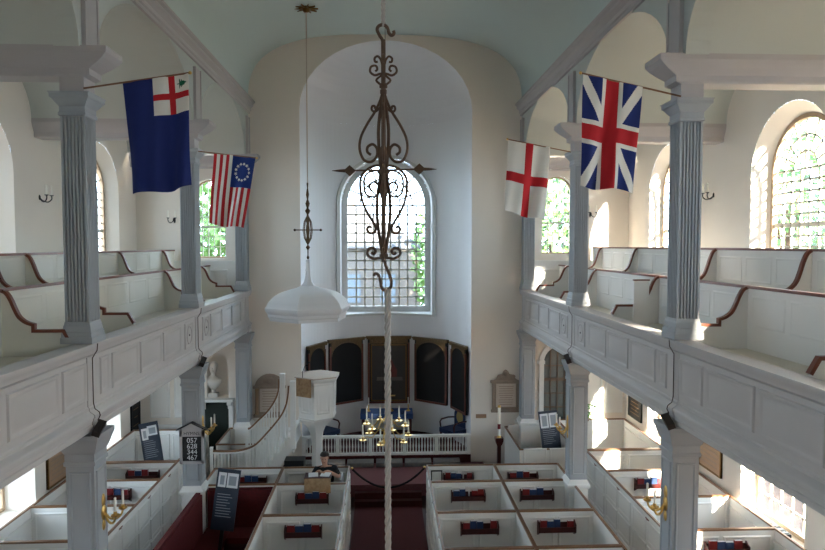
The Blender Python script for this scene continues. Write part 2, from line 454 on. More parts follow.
for s, side in ((-1,'left'),(1,'right')):
    # arcade wall above the columns
    holes = [H(c,w,SPR-.01,SPR,RISE) for c,w in BAYS]
    Pi = lambda u,z,d=0: Vector((3.42+d,u,z))
    mb = MB()
    ua = sorted({YF,YB})
    us=set([YF,YB])
    for h in holes:
        for i in range(25):
            us.add(round(h['c']-h['w']*math.cos(PI*i/24),5))
    us=sorted(u for u in us if YF<=u<=YB)
    for a,b in zip(us,us[1:]):
        mid=(a+b)/2; act=[h for h in holes if abs(mid-h['c'])<h['w']]
        za = arch_top(act[0],a) if act else SPR
        zb = arch_top(act[0],b) if act else SPR
        for d in (0,.28):
            mb.add([Pi(a,za,d),Pi(b,zb,d),Pi(b,9.62,d),Pi(a,9.62,d)],[(0,1,2,3)])
        mb.add([Pi(a,za,0),Pi(b,zb,0),Pi(b,zb,.28),Pi(a,za,.28)],[(0,1,2,3)],1)
    struct(mb.mirror(s).build('wall_%s_arcade'%side,['arcade','vault'],smooth=30))
    # gallery vaults
    mb = MB()
    for c,w in BAYS:
        hh=H(c,w+.02,SPR-.01,SPR,RISE+.01); n=24
        pts=[(c-(w+.02)*math.cos(PI*i/n)) for i in range(n+1)]
        mb.strip([Vector((3.70,u,arch_top(hh,u))) for u in pts],[Vector((XW,u,arch_top(hh,u))) for u in pts])
    struct(mb.mirror(s).build('ceiling_%s_gallery'%side,'vault',smooth=60))
    # cornice under the nave vault
    prof=[(3.42,9.20),(3.375,9.20),(3.375,9.25),(3.35,9.27),(3.35,9.33),(3.32,9.36),(3.29,9.385),(3.29,9.43),(3.25,9.46),(3.25,9.50),(3.42,9.52)]
    trim(MB().prism(prof,'y',YF,YB).mirror(s),'trim')
    # pilaster strips over each column and thin edge mouldings
    for y in CY_+[16.03]:
        m2=MB(); hw=.15 if y<16 else .12
        m2.box(3.385,3.42,y-hw,y+hw,SPR,9.1); m2.box(3.37,3.42,y-hw-.025,y-hw+.012,SPR,9.1); m2.box(3.37,3.42,y+hw-.012,min(YB,y+hw+.025),SPR,9.1)
        trim(m2.mirror(s),'trim')
        # cross beam / entablature running from the column to the outer wall, returning round the column
        m3=MB()
        half=[(.14,7.84),(.155,7.86),(.155,7.93),(.17,7.96),(.19,8.0),(.21,8.05),(.225,8.10),(.225,8.165)]
        k0=half[0][0]
        rows=[]
        for d,z in half:
            e=d-k0
            x0=3.40-e*3.1
            rows.append([(XW,y-d,z),(x0,y-d,z),(x0,y+d,z),(XW,y+d,z)])
        for a,b in zip(rows,rows[1:]): m3.strip(a,b)
        m3.add(rows[0],[(0,1,2,3)]); m3.add(rows[-1],[(0,1,2,3)])
        if y>16:
            for a in m3.v: a.y=min(a.y,YB)
        trim(m3.mirror(s),'trim')

# gallery floor slabs
for s,side in ((-1,'left'),(1,'right')):
    struct(MB().box(3.50,XW,YF,YB,3.84,4.30).mirror(s).build('floor_%s_gallery'%side,'white'))
    # panelled dado on the outer wall, nave level, with a ledge
    m=MB(); m.box(6.13,XW,YF,YB,0,1.25); m.box(6.08,XW,YF,YB,1.25,1.29)
    trim(m.mirror(s),'white')
    m=MB(); m.box(6.05,XW,YF,YB,5.48,5.54); m.box(6.15,XW,YF,YB,4.3,5.48); trim(m.mirror(s),'white')
# dado of the end wall in the gallery and in the aisle corners
for s in (-1,1):
    m=MB(); m.box(3.75,XW,YB-.05,YB,4.3,5.50); m.box(3.75,XW,YB-.09,YB,5.50,5.56)
    for x in (3.95,5.0): m.inset((x,YB-.05,4.5),(1,0,0),(0,0,1),.9,.85,[(0,0),(.03,.015),(.06,0),(.1,0)])
    trim(m.mirror(s),'white')
    m=MB()
    for xa,xb in (((3.3,3.86),(4.74,XW)) if s<0 else ((3.3,XW),)): m.box(xa,xb,YB-.05,YB,0,1.38); m.box(xa,xb,YB-.09,YB,1.38,1.43)
    for x in ((5.0,) if s<0 else (3.45,4.4,5.3)): m.inset((x,YB-.05,.75),(1,0,0),(0,0,1),.8,.5,[(0,0),(.03,.015),(.06,0),(.1,0)])
    trim(m.mirror(s),'white')
# door under the bust niche
dr=sempty('door_1',(-4.25,YB-.02,0))
MB().box(-4.62,-3.98,YB-.06,YB,0,1.98).build('door_panel','doorgreen',dr)
m=MB(); m.box(-4.72,-4.62,YB-.08,YB,0,2.02); m.box(-3.98,-3.88,YB-.08,YB,0,2.02); m.build('door_frame','white',dr)
# panelled wall at the right aisle end
m=MB()
for x in (5.12,5.66): m.inset((x,YB,1.6),(1,0,0),(0,0,1),.46,1.9,[(0,0),(.03,.02),(.06,.0),(.09,0)])
trim(m,'white')
m=MB()
for x in (-5.95,-5.35): m.inset((x,YB,1.6),(1,0,0),(0,0,1),.5,1.9,[(0,0),(.03,.02),(.06,.0),(.09,0)])
trim(m,'white')
# plain end wall behind the camera
mb=MB(); wh=[]
wall_holes(mb,-XW,XW,0,11.5,wh,lambda u,z,d=0: Vector((u,YF,z)))
struct(mb.build('wall_front','plaster',smooth=0))
for h in wh: portals.append((Vector((h['c'],YF-.1,(h['zs']+h['zp']+h['rise'])/2)),(0,1,0),h['w']*2,h['zp']+h['rise']-h['zs']))

# chancel platforms
m=MB(); m.box(-3.3,2.9,14.95,YB,0,.14); trim(m,'red')
ch=thing('chancel_steps',(0,14.6,0),'red carpeted chancel steps climbing from the centre aisle to the altar rail','steps')
m=MB(); m.box(-.74,.79,14.28,14.60,0,.14); m.box(-.74,.79,14.42,14.8,.14,.28); m.build('tread','rack',ch)
MB().box(-2.6,2.45,14.56,YB-.18,.14,.42).build('platform','pink',ch)
MB().box(-2.14,2.14,YB-.18,YB-.001,.14,.60).build('upper_step','red',ch)
m=MB(); m.prism([((AW-.002)*math.sin(-PI/2+PI*i/24),YB+(AW-.002)*math.cos(-PI/2+PI*i/24)) for i in range(25)],'z',.1,.6); struct(m.build('floor_apse','red'))
tag(MB().box(-.735,.785,YF+.2,14.28,0,.012).build('carpet_runner','red'),'plain dark red carpet runner along the centre aisle','carpet')
for s,n in ((-1,'beside the pew lined in red'),(1,'between the white pews under the sunny windows')):
    tag(MB().box(3.58,4.30,YF+.2,14.0,0,.012).mirror(s).build('aisle_carpet','red'),'dark red aisle carpet '+n,'carpet')

# ------------------------------------------------------------------ columns
def sq(mb, cx, cy, prof):
    """square mouldings: prof [(half, z)]"""
    rows=[[(cx-h,cy-h,z),(cx+h,cy-h,z),(cx+h,cy+h,z),(cx-h,cy+h,z)] for h,z in prof]
    for a,b in zip(rows,rows[1:]): mb.strip(a,b,closed=True)
    mb.add(rows[0],[(3,2,1,0)]); mb.add(rows[-1],[(0,1,2,3)])
def fluted(h, n=6, d=.022):
    e=[]; side=[(-h,0)]
    mrg=.018; w=(2*h-2*mrg)/n
    for i in range(n):
        a=-h+mrg+i*w; g=.008
        side+=[(a+g,0),(a+g+.006,d),(a+w-g-.006,d),(a+w-g,0)]
    for k in range(4):
        c,s_=math.cos(k*PI/2),math.sin(k*PI/2)
        for u,q in side:
            x,y=u,-h+q; e.append((x*c-y*s_, x*s_+y*c))
    return e
WHERE={3.38:'beyond the picture edge',7.58:'the nearer of the pair',11.78:'the farther, beside the small hanging flag',15.98:'a half column against the end wall'}
colname={(-1,7.58):'fluted grey column holding the all blue flag above the gallery front',(-1,11.78):'fluted grey column holding the striped flag with a ring of stars',
 (1,7.58):'fluted grey column holding the union flag above the gallery front',(1,11.78):'fluted grey column holding the white flag with the plain red cross',
 (-1,15.98):'fluted grey end column against the wall beyond the striped flag',(1,15.98):'fluted grey end column against the wall beyond the red cross flag'}
pilname={(-1,7.58):'grey square pillar nearest the camera under the gallery with the tan plaque behind',(-1,11.78):'grey square pillar carrying the hymn board',
 (1,7.58):'grey square pillar nearest the camera under the sunlit gallery',(1,11.78):'grey square pillar standing in the white pews beside the candle stand',
 (-1,15.98):'grey end pilaster on the wall between bust niche and arched stone memorial',(1,15.98):'grey end pilaster on the wall beside the scrolled stone memorial'}
for s in (-1,1):
    for y in (7.58,11.78,15.98):
        t=thing('fluted_column',(s*XC,y,ZP),colname[(s,y)],'column','fluted gallery columns')
        m=MB(); m.prism([(a,b) for a,b in fluted(.136)],'z',5.06,7.42)
        m.xform(Matrix.Translation((s*XC,y,0))); m.build('shaft','column',t,smooth=0)
        m=MB(); sq(m,s*XC,y,[(.178,ZP+.002),(.178,4.89),(.17,4.90),(.168,4.95),(.158,4.96),(.152,5.02),(.145,5.04),(.14,5.07)]); m.build('base','column',t)
        m=MB(); sq(m,s*XC,y,[(.137,7.40),(.152,7.41),(.152,7.44),(.142,7.45),(.142,7.51),(.155,7.525),(.18,7.56),(.20,7.59),(.215,7.60),(.215,7.635),(.228,7.66)]); m.build('capital','column',t)
        m=MB(); sq(m,s*XC,y,[(.135,7.66),(.135,7.842)]); m.build('neck_block','trim',t)
        t=thing('square_pillar',(s*XC,y,0),pilname[(s,y)],'pillar','square pillars under the galleries')
        m=MB(); sq(m,s*XC,y,[(.16,1.56),(.16,3.42)]); 
        for k in range(4):
            c_,s_=math.cos(k*PI/2),math.sin(k*PI/2); rot=lambda x,yy: (x*c_-yy*s_, x*s_+yy*c_)
            a=rot(-.125,-.16); u=rot(1,0)
            m.inset((s*XC+a[0],y+a[1],1.66),(u[0],u[1],0),(0,0,1),.25,1.68,[(0,0),(.01,.012),(.022,.012),(.034,.002)])
        m.build('shaft','column',t,smooth=25)
        m=MB(); sq(m,s*XC,y,[(.162,3.40),(.178,3.41),(.178,3.45),(.168,3.46),(.168,3.54),(.185,3.57),(.205,3.63),(.22,3.68),(.235,3.72),(.235,3.77),(.17,3.78),(.17,3.84)]); m.build('capital','column',t)
        m=MB(); sq(m,s*XC,y,[(.18,0),(.18,1.40),(.205,1.41),(.215,1.45),(.215,1.48),(.20,1.50),(.18,1.54),(.165,1.57)]); m.build('pedestal','white',t)

# ------------------------------------------------------------------ gallery fronts
for s,desc in ((-1,'pale panelled gallery front carrying the blue flag column'),(1,'shaded grey panelled gallery front carrying the union flag column')):
    g=thing('gallery_balustrade',(s*3.45,7,3.76),desc,'gallery front')
    prof=[(3.60,4.10),(3.60,4.70),(3.45,4.70)]
    body=[(3.46,4.66),(3.46,4.09),(3.445,4.075),(3.445,4.045),(3.42,4.02),(3.395,4.005),(3.385,3.99),(3.385,3.965),(3.40,3.955),(3.40,3.93),(3.412,3.92),(3.412,3.885),(3.40,3.875),(3.40,3.82),(3.60,3.82),(3.60,4.66)]
    MB().prism(body,'y',YF,YB).mirror(s).build('fascia','parapet',g)
    top=[(3.46,4.66),(3.44,4.68),(3.41,4.70),(3.40,4.75),(3.385,4.77),(3.385,4.815),(3.62,4.815),(3.62,4.76),(3.60,4.74),(3.60,4.66)]
    MB().prism(top,'y',YF,YB).mirror(s).build('top_rail','parapet',g)
    for yc in (3.38,7.58,11.78,15.98):
        m=MB()
        b2=[(x-.012,z) if x<3.5 else (3.5,z) for x,z in body]
        m.prism(b2,'y',yc-.16,min(YB,yc+.14)); m.mirror(s).build('bracket_pier','parapet',g)
    loops=[(0,0),(.012,.016),(.03,.016),(.045,.004),(.07,.004),(.10,.013)]
    def pan(y0,w,ring=False):
        m=MB(); m.inset((3.46,y0+w,4.16),(0,-1,0),(0,0,1),w,.45,loops); m.mirror(s); p=m.build('panel','parapet',g)
        if ring:
            c=Vector((3.447,y0+w/2,4.385)); r=.13
            m=MB(); m.tube([c+Vector((0,r*math.cos(2*PI*i/24),r*1.15*math.sin(2*PI*i/24))) for i in range(24)],.012,6,closed=True); m.mirror(s); m.build('ring_moulding','trim',p)
            m=MB(); m.sphere(c,.018,8); m.mirror(s); m.build('knob','black',p)
    for y0 in (-1.9,2.0-.05): pass
    for base,mir in ((3.38,False),(7.58,False),(11.78,True)):
        if not mir:
            segs=[(.17,.26),(.50,.80),(1.37,.80),(2.24,.80),(3.11,.42)] if base>5 else [(.17,.26),(.50,.92),(1.49,.92),(2.48,.92),(3.47,.55)]
            if base>5: segs=[(.17,.26),(.50,.86),(1.43,.86),(2.36,.86),(3.42,.46)]
        else: segs=[(.28,.46),(.84,.8),(1.71,.8),(2.58,.8),(3.45,.45)]
        for i,(d,w) in enumerate(segs): pan(base+d,w,ring=(base>5 and ((not mir and i==4) or (mir and i==0))))
    for d in (-2.2,-1.2,-.2,.8,1.8,2.7): pan(d,.8 if d<2 else .5)

# ------------------------------------------------------------------ gallery pews
def ogee(x0,z0,x1,z1,n=4):
    k=[(0,0),(.22,.07),(.42,.22),(.55,.45),(.66,.70),(.80,.91),(1,1)]
    P=[Vector((a,b,0)) for a,b in k]; out=[]
    for i in range(len(P)-1):
        p0=P[max(i-1,0)];p1=P[i];p2=P[i+1];p3=P[min(i+2,len(P)-1)]
        for q in range(n):
            t=q/n; v=.5*((2*p1)+(-p0+p2)*t+(2*p0-5*p1+4*p2-p3)*t*t+(-p0+3*p1-3*p2+p3)*t**3); out.append((x0+(x1-x0)*v.x,z0+(z1-z0)*v.y))
    return out+[(x1,z1)]
def gallery_pew(s, row, y0, y1, label):
    if row==1: xa,xs_,xb,zf,zt,zl = 3.625,4.02,4.39,4.30,5.42,4.96
    else: xa,xs_,xb,zf,zt,zl = 4.47,4.87,5.25,4.30,(5.80 if s<0 else 5.87),5.36
    t=thing('gallery_pew',(s*(xa+xb)/2,(y0+y1)/2,zf),label,'pew','gallery pews')
    m=MB(); m.box(xb,xb+.03,y0,y1,zf,zt)
    n=max(1,round((y1-y0)/.8)); w=(y1-y0-.1)/n
    for i in range(n):
        m.inset((xb-.001,y0+.05+w*(i+1)-.04,zf+.66 if row==1 else zf+1.1),(0,-1,0),(0,0,1),w-.08,.38,[(0,0),(.02,.006),(.035,.001),(.05,.001)])
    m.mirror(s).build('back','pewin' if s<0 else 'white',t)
    m=MB(); m.box(xb-.02,xb+.05,y0,y1,zt,zt+.035); m.mirror(s).build('back_rail','rail',t)
    zs=4.68 if row==1 else 5.12
    m=MB(); m.box(xs_-.02,xb,y0+.03,y1,zf,zs); m.mirror(s).build('seat','pewin',t)
    # scroll-topped end partition at y0
    path=[(xa,zl-.14),(xa+.08,zl),(xs_+.02,zl),(xs_+.02,zl+.07)] if row==1 else [(xa,zl-.1),(xs_+.04,zl-.1),(xs_+.04,zl)]
    og=ogee(path[-1][0],path[-1][1],xb+.02,zt+.01)
    path=path+og[1:]
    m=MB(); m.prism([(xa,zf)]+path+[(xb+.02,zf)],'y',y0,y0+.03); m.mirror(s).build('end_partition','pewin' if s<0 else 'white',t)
    m=MB(); m.ribbon([(x,y0+.015,z+.012) for x,z in path],'y',.055,.036); m.mirror(s).build('partition_rail','rail',t)
    return t
ylist={-1:{1:[3.0,5.2,7.42,9.25,12.78,15.35,16.1],2:[3.0,5.6,8.6,9.5,12.75,15.2,16.1]},1:{1:[3.0,5.33,7.62,10.16,13.2,15.33,16.1],2:[3.0,5.4,7.72,10.0,13.2,15.4,16.1]}}
cnt={-1:'the blue flag gallery',1:'the union flag gallery'}
num=['hidden','first','second','third','fourth','fifth','sixth']
for s in (-1,1):
    for row in (1,2):
        ys=ylist[s][row]
        for i,(a,b) in enumerate(zip(ys,ys[1:])):
            gallery_pew(s,row,a,b-.002,'white %s row pew, %s from the near end of %s'%('front' if row==1 else 'back',num[i+1],cnt[s]))
# an open pew door on the sunny gallery
t=thing('pew_door',(3.98,10.0,4.3),'narrow white pew door standing open on the union flag gallery','door')
m=MB(); m.box(3.86,4.10,9.86,9.89,4.31,5.39); m.build('door_panel','white',t); MB().box(3.85,4.11,9.855,9.895,5.39,5.41).build('top_cap','rail',t)

# ------------------------------------------------------------------ nave box pews
ZT=1.45
bookn=[0]
def book(x,y,z,col,label,group,w=.125,h=.165,tilt=0):
    c='bluebook' if col=='B' else 'redbook'
    t=thing('book',(x,y,z),label,'book',group)
    m=MB(); m.box(x-w/2,x+w/2,y-.028,y-.022,z,z+h); m.box(x-w/2,x+w/2,y+.004,y+.01,z,z+h); m.box(x-w/2,x-w/2+.006,y-.024,y+.006,z,z+h); m.build('cover',c,t)
    MB().box(x-w/2+.008,x+w/2-.006,y-.022,y+.004,z+.004,z+h+.006).build('pages','paper',t)
def book_rack(pew, cx, y, w, books, where, group, z=1.11, face=-1):
    """rack hanging on the pew wall whose face is at y, facing the camera"""
    r=MB(); r.box(cx-w/2,cx+w/2,y-.012,y,z,z+.17); r.build('book_rack','rack',pew)
    rack=pew.children[-1] if False else [o for o in COL.objects if o.parent is pew][-1]
    m=MB(); m.box(cx-w/2,cx+w/2,y-.12,y-.012,z+.03,z+.045); m.box(cx-w/2,cx+w/2,y-.122,y-.108,z+.03,z+.12); m.build('ledge','rack',rack)
    for sx_ in (-1,1):
        x=cx+sx_*w/2
        m=MB(); m.prism([(y,z-.05),(y,z+.20),(y-.03,z+.215),(y-.07,z+.19),(y-.13,z+.16),(y-.13,z+.03),(y-.06,z-.02)],'x',x-.008,x+.008); m.build('bracket','rack',rack)
    k=len(books); names={'B':'navy blue','R':'dark red'}
    ordn=['first','second','third','fourth','fifth']
    w1=min(.135,(w-.05)/max(k,1)); idx=0
    for i,ch_ in enumerate(books):
        if ch_ in 'BR':
            book(cx-w/2+.03+w1*(i+.5), y-.062+.004*((i*7)%3), z+.046, ch_, '%s book, %s along the rack %s'%(names[ch_],ordn[idx],where), group, w=w1*.92, h=.165+.014*((i*5+int(cx*10))%3)); idx+=1
def panel_face(mb, o, u, w, h, cols, rows, z0, mg=.06):
    """raised panels on a vertical face starting at o, along unit u"""
    cw=w/cols; rh=h/rows
    for i in range(cols):
        for j in range(rows):
            p=Vector(o)+Vector(u)*(i*cw+mg/2)+Vector((0,0,z0+j*rh+mg/2-o[2]))
            mb.inset(p,u,(0,0,1),cw-mg,rh-mg,[(0,0),(.012,.012),(.03,.012),(.045,.004),(.06,.004)])
def box_pew(x0,x1,y0,y1,label,aisle=None,skip=(),rail='raillight',inner='white',zfl=.2,zt=1.45):
    """a high-sided pew: sides, brown rail, floor, panelled door on the aisle side"""
    t=thing('box_pew',((x0+x1)/2,(y0+y1)/2,0),label,'pew','box pews')
    th=.026
    if 'far' not in skip:
        m=MB(); m.box(x0,x1,y1-th,y1,.0,zt)
        panel_face(m,(x0+.05,y1-th,.25),(1,0,0),x1-x0-.1,1.12,2,1,.28); m.build('far_side',inner,t,smooth=20)
    if 'near' not in skip:
        m=MB(); m.box(x0,x1,y0,y0+th,0,zt); panel_face(m,(x0+.05,y0,.2),(1,0,0),x1-x0-.1,1.1,2,2,.25); m.build('near_side',inner,t,smooth=20)
    for nm,x,out in (('west',x0,-1),('east',x1,1)):
        m=MB()
        xa,xb=(x,x+th) if out<0 else (x-th,x)
        m.box(xa,xb,y0+th,y1-th,0,zt)
        if aisle==out:
            L=y1-y0-.06
            if out>0: panel_face(m,(x,y0+.03,.1),(0,1,0),L,1.26,2,3,.12,.05)
            else: panel_face(m,(x,y1-.03,.1),(0,-1,0),L,1.26,2,3,.12,.05)
            m.build('door',inner,t,smooth=20)
            d=[o for o in COL.objects if o.parent is t][-1]
            q=MB(); yc=(y0+y1)/2; q.box(x-.004 if out<0 else x, x if out<0 else x+.004, yc-.07,yc+.07,1.34,1.375); q.build('number_plate','rail',d)
        else: m.build('side',inner,t,smooth=20)
    m=MB(); rt=.03; ov=.008
    m.box(x0-ov,x1+ov,y1-.027,y1+.004,zt,zt+rt); m.box(x0-ov,x1+ov,y0-.004,y0+.027,zt,zt+rt)
    m.box(x0-ov,x0+.027,y0,y1,zt,zt+rt*.98); m.box(x1-.027,x1+ov,y0,y1,zt,zt+rt*.98)
    m.build('top_rail',rail,t)
    MB().box(x0+th,x1-th,y0+th,y1-th,0,zfl).build('pew_floor','darkwood',t)
    # bench along the near side, its seat hidden behind the wall
    MB().box(x0+th,x1-th,y0+th,y0+.36,.60,.64).build('seat','pewin',t)
    return t
YR=[12.82,11.91,10.52,9.21,7.90]
place=['farthest','second','third','nearest']
def rowname(i): return ['row nearest the altar','second row from the altar','third row from the altar','row nearest the camera'][i]
PX={'Ri':(.80,2.18),'Ro':(2.18,3.50),'Li':(-2.10,-.76),'Lo':(-3.46,-2.10)}
pews={}
for key,(x0,x1) in PX.items():
    for i in range(4):
        if key=='Lo' and i>0: continue
        side={'Ri':'white pew on the candle stand side of the centre aisle','Ro':'white pew beside the grey pillar standing among the pews',
              'Li':'white pew on the pulpit side of the centre aisle','Lo':'white pew below the pulpit stairs'}[key]
        al=-1 if key=='Ri' else (1 if key in ('Ro','Li') else None)
        pews[key,i]=box_pew(x0,x1,YR[i+1],YR[i],'%s, %s'%(side,rowname(i)) if key!='Lo' else 'white pew behind the crimson pew, below the pulpit stairs',aisle=al)
th=.026
def put(key,i,cx,w,books,where): book_rack(pews[key,i],cx,YR[i]-th,w,books,where,'books '+where)
put('Ri',0,1.44,.60,'RBB-R','beside the framed notice')
put('Ro',0,2.76,.60,'RBR-','in the far pew next to the pillar block')
put('Ri',1,1.52,.63,'BB-RR','of the second white pew beside the red aisle')
put('Ro',1,2.83,.62,'RBB-','of the second pew back against the pillar')
put('Ri',2,1.53,.62,'RBB-R','of the third white pew beside the red aisle')
put('Ro',2,2.83,.62,'RBB-R','of the third pew on the pillar side')
put('Lo',0,-2.72,.60,'RBB-','above the red lined pew')
put('Li',1,-1.41,.60,'RBBR','below the reading desk')
put('Li',2,-1.40,.60,'RBBR','one pew nearer than the reading desk')
# red-lined square pew
t=thing('box_pew',(-2.78,9.9,0),'large square pew lined and cushioned in crimson, beside the hymn board pillar','pew','box pews')
x0,x1,y0,y1=-3.46,-2.10,7.90,11.91
MB().box(x0,x0+.03,y0,11.55,0,ZT-.02).build('side','white',t)
MB().box(x0+.12,x1,y1-.03,y1,0,ZT-.03).build('far_side','redcloth',t)
m=MB(); m.box(x0-.01,x0+.07,y0,11.55,ZT-.02,ZT+.02); m.build('cushioned_rail','redcloth',t)
m=MB(); m.box(x0+.03,x0+.10,y0,11.56,.62,ZT-.02); m.box(x0+.12,x1,y1-.10,y1-.03,.62,ZT-.05); m.build('backrest','redcloth',t)
m=MB(); m.box(x0+.10,x0+.52,y0,y1-.10,.2,.60); m.box(x0+.52,x1,y1-.52,y1-.10,.2,.60); m.build('bench','rack',t)
m=MB()
for a,b in ((y0,8.9),(8.92,9.9),(9.92,10.88),(10.9,y1-.1)): m.box(x0+.10,x0+.55,a,b,.60,.70)
m.box(x0+.57,x1,y1-.55,y1-.1,.60,.70); m.build('seat_cushion','redcloth',t)
MB().box(x0+.03,x1,y0,y1,0,.2).build('pew_floor','darkwood',t)
MB().box(x1-.03,x1,y0,y1,0,ZT-.01).build('inner_side','white',t)
# side pews under the galleries
YS={1:[13.62,12.36,11.0,9.68,8.3,6.9],-1:[13.26,12.25,11.05,9.72,8.4,6.9]}
for s in (1,-1):
    ys=YS[s]
    for i in range(len(ys)-1):
        x0,x1=(4.34,6.13) if s>0 else (-6.13,-4.34)
        lab='white wall pew under the %s gallery, %s'%('sunny union flag' if s>0 else 'blue flag', ['farthest from the camera','second from the altar end','third from the altar end','fourth from the altar end','nearest the camera'][i])
        pews['S%d'%s,i]=box_pew(x0,x1,ys[i+1],ys[i],lab,aisle=-s)
book_rack(pews['S1',1],5.22,12.36-th,.62,'RBBR','in the sunlit pew under the dark tablet','books in the sunlit rack')
book_rack(pews['S1',3],5.30,9.68-th,.66,'RBBR','under the window with the black box','books under the sunny window',z=1.09)
book_rack(pews['S-1',0],-5.02,13.26-th,.64,'RBR-','in front of the leaning blue panel','books in front of the leaning panel')
book_rack(pews['S-1',1],-5.18,12.25-th,.60,'RRBR','behind the brass sconce of the near pillar','books behind the near sconce')
book_rack(pews['S-1',3],-5.16,9.72-th,.56,'BBBR','below the tan plaque','books below the tan plaque')
# corner pews beside the end wall
box_pew(3.02,4.32,14.25,16.1,'white corner pew beside the candle stand holding a leaning blue panel',zt=1.28)
box_pew(-3.95,-2.90,14.75,16.1,'white corner pew between pulpit stairs and bust niche',zt=1.33,skip=('near',))
box_pew(-6.13,-4.34,13.30,15.6,'white corner pew holding the tilted blue panel under the dark wall tablet',aisle=1)
box_pew(4.36,6.13,13.66,16.1,'white corner pew in the bright sun below the dark tablet',aisle=-1)
# framed notice on the front pew
t=thing('framed_notice',(1.0,12.78,1.16),'small framed white notice hung at the aisle end of the front pew','notice')
m=MB(); m.box(.885,1.115,12.772,12.793,1.14,1.37); m.build('frame','black',t); m=MB(); m.box(.905,1.095,12.769,12.774,1.16,1.35); m.build('sheet','paper',t)

# ------------------------------------------------------------------ flags
def flag(name, s, ypole, p0, p1, tl, tr, drop, lean, pattern, mats, label, nu=90, nv=130, ph=0):
    t=thing(name,p0,label,'flag')
    MB().tube([p0,p1],.011,8).build('flagpole','raillight',t)
    m=MB(); m.sphere(p1,.02,8); m.build('pole_finial','brass',t)
    tl=Vector(tl); tr=Vector(tr); dn=Vector((lean[0],0,-drop)); dn2=Vector((lean[1],0,-drop-lean[2]))
    vs=[];fs=[];mi=[]
    for j in range(nv+1):
        v=j/nv
        for i in range(nu+1):
            u=i/nu; p=tl.lerp(tr,u)+dn.lerp(dn2,u)*v
            p.y+= (.042*math.sin(u*9+ph+v*2.2)+.030*math.sin(u*16+v*3+ph*2)+.016*math.sin(u*3-v*7+ph))*(.3+.7*v)
            p.z+= .018*math.sin(u*7+ph)*v
            vs.append(p)
    m=MB(); 
    for j in range(nv):
        for i in range(nu):
            fs.append((j*(nu+1)+i,j*(nu+1)+i+1,(j+1)*(nu+1)+i+1,(j+1)*(nu+1)+i)); mi.append(pattern((i+.5)/nu,(j+.5)/nv))
    m.v=vs; m.f=fs; m.mi=mi
    c=m.build('cloth',mats,t,smooth=80)
    sol=c.modifiers.new('thickness','SOLIDIFY'); sol.thickness=.004
    return t
def pine(x,y):   # x along the trunk 0..1 (base to tip), y across -1..1
    if x<.22: return abs(y)<.10
    for a,b,w in ((.18,.52,.95),(.42,.74,.72),(.62,1.0,.5)):
        if a<=x<=b and abs(y)<w*(1-(x-a)/(b-a)): return True
    return False
def pat_ne(u,v):
    if u>.46 and v<.33:
        a=(u-.46)/.54; b=v/.33
        if .42<a<.58 or .44<b<.60: return 1
        X=(a-.66)/.28; Y=(b-.22)/.15
        if 0<=X<=1 and abs(Y)<=1 and pine(X,Y): return 3
        return 2
    return 0
flag('flag',-1,0,(-3.425,7.44,7.71),(-2.225,7.38,7.88),(-2.985,7.40,7.765),(-2.243,7.38,7.872),1.25,(.10,.015,.01),pat_ne,['fnavy','fred','fwhite','fgreen'],
     'large blue flag with red cross and small green pine in a white corner',ph=.6)
def star(x,y,r):
    a=math.atan2(y,x); d=math.hypot(x,y); k=(a+PI/2)%(2*PI/5)-PI/5
    return d< r*(.42+.58*(1-abs(abs(k)-0)/(PI/5))**1 if False else .38+.62*abs(k)/(PI/5))
def pat_us(u,v):
    if u>.46 and v<.44:
        X=(u-.73)/.27*.46; Y=(v-.22)/.22*.5
        x=(u-.73)*.78; y=(v-.22)*1.27
        for k in range(13):
            a=2*PI*k/13
            if star(x-.135*math.cos(a), -(y-.15*math.sin(a)), .030): return 1
        return 2
    return 0 if int(u*13)%2==0 else 1
flag('flag',-1,0,(-3.42,11.60,7.62),(-2.31,11.55,7.49),(-3.068,11.58,7.585),(-2.335,11.56,7.487),1.26,(-.10,-.22,-.02),pat_us,['fred','fwhite','fblue'],
     'red and white striped flag with a ring of thirteen stars',nu=104,nv=150,ph=2)
def pat_eng(u,v):
    return 1 if .41<u<.60 or .43<v<.57 else 0
flag('flag',1,0,(3.42,11.62,7.63),(2.17,11.58,7.86),(2.20,11.58,7.85),(2.955,11.60,7.722),1.29,(-.085,-.08,.03),pat_eng,['fwhite','fred'],
     'white flag with a plain red cross',nu=60,nv=90,ph=1)
def pat_uj(u,v):
    x=(u-.5)*.73; y=(v-.5)*1.24
    if abs(x)<.078 or abs(y)<.085: return 1
    if abs(x)<.125 or abs(y)<.135: return 2
    L=math.hypot(.73,1.24); d1=abs(x*1.24-y*.73)/L; d2=abs(x*1.24+y*.73)/L
    if min(d1,d2)<.052: return 2
    return 0
flag('flag',1,0,(3.42,7.44,7.69),(2.21,7.38,7.93),(2.240,7.38,7.915),(2.945,7.40,7.782),1.28,(-.02,-.09,-.06),pat_uj,['fnavy','fred','fwhite'],
     'large blue flag with red upright cross over a white diagonal cross',nu=110,nv=170,ph=3)

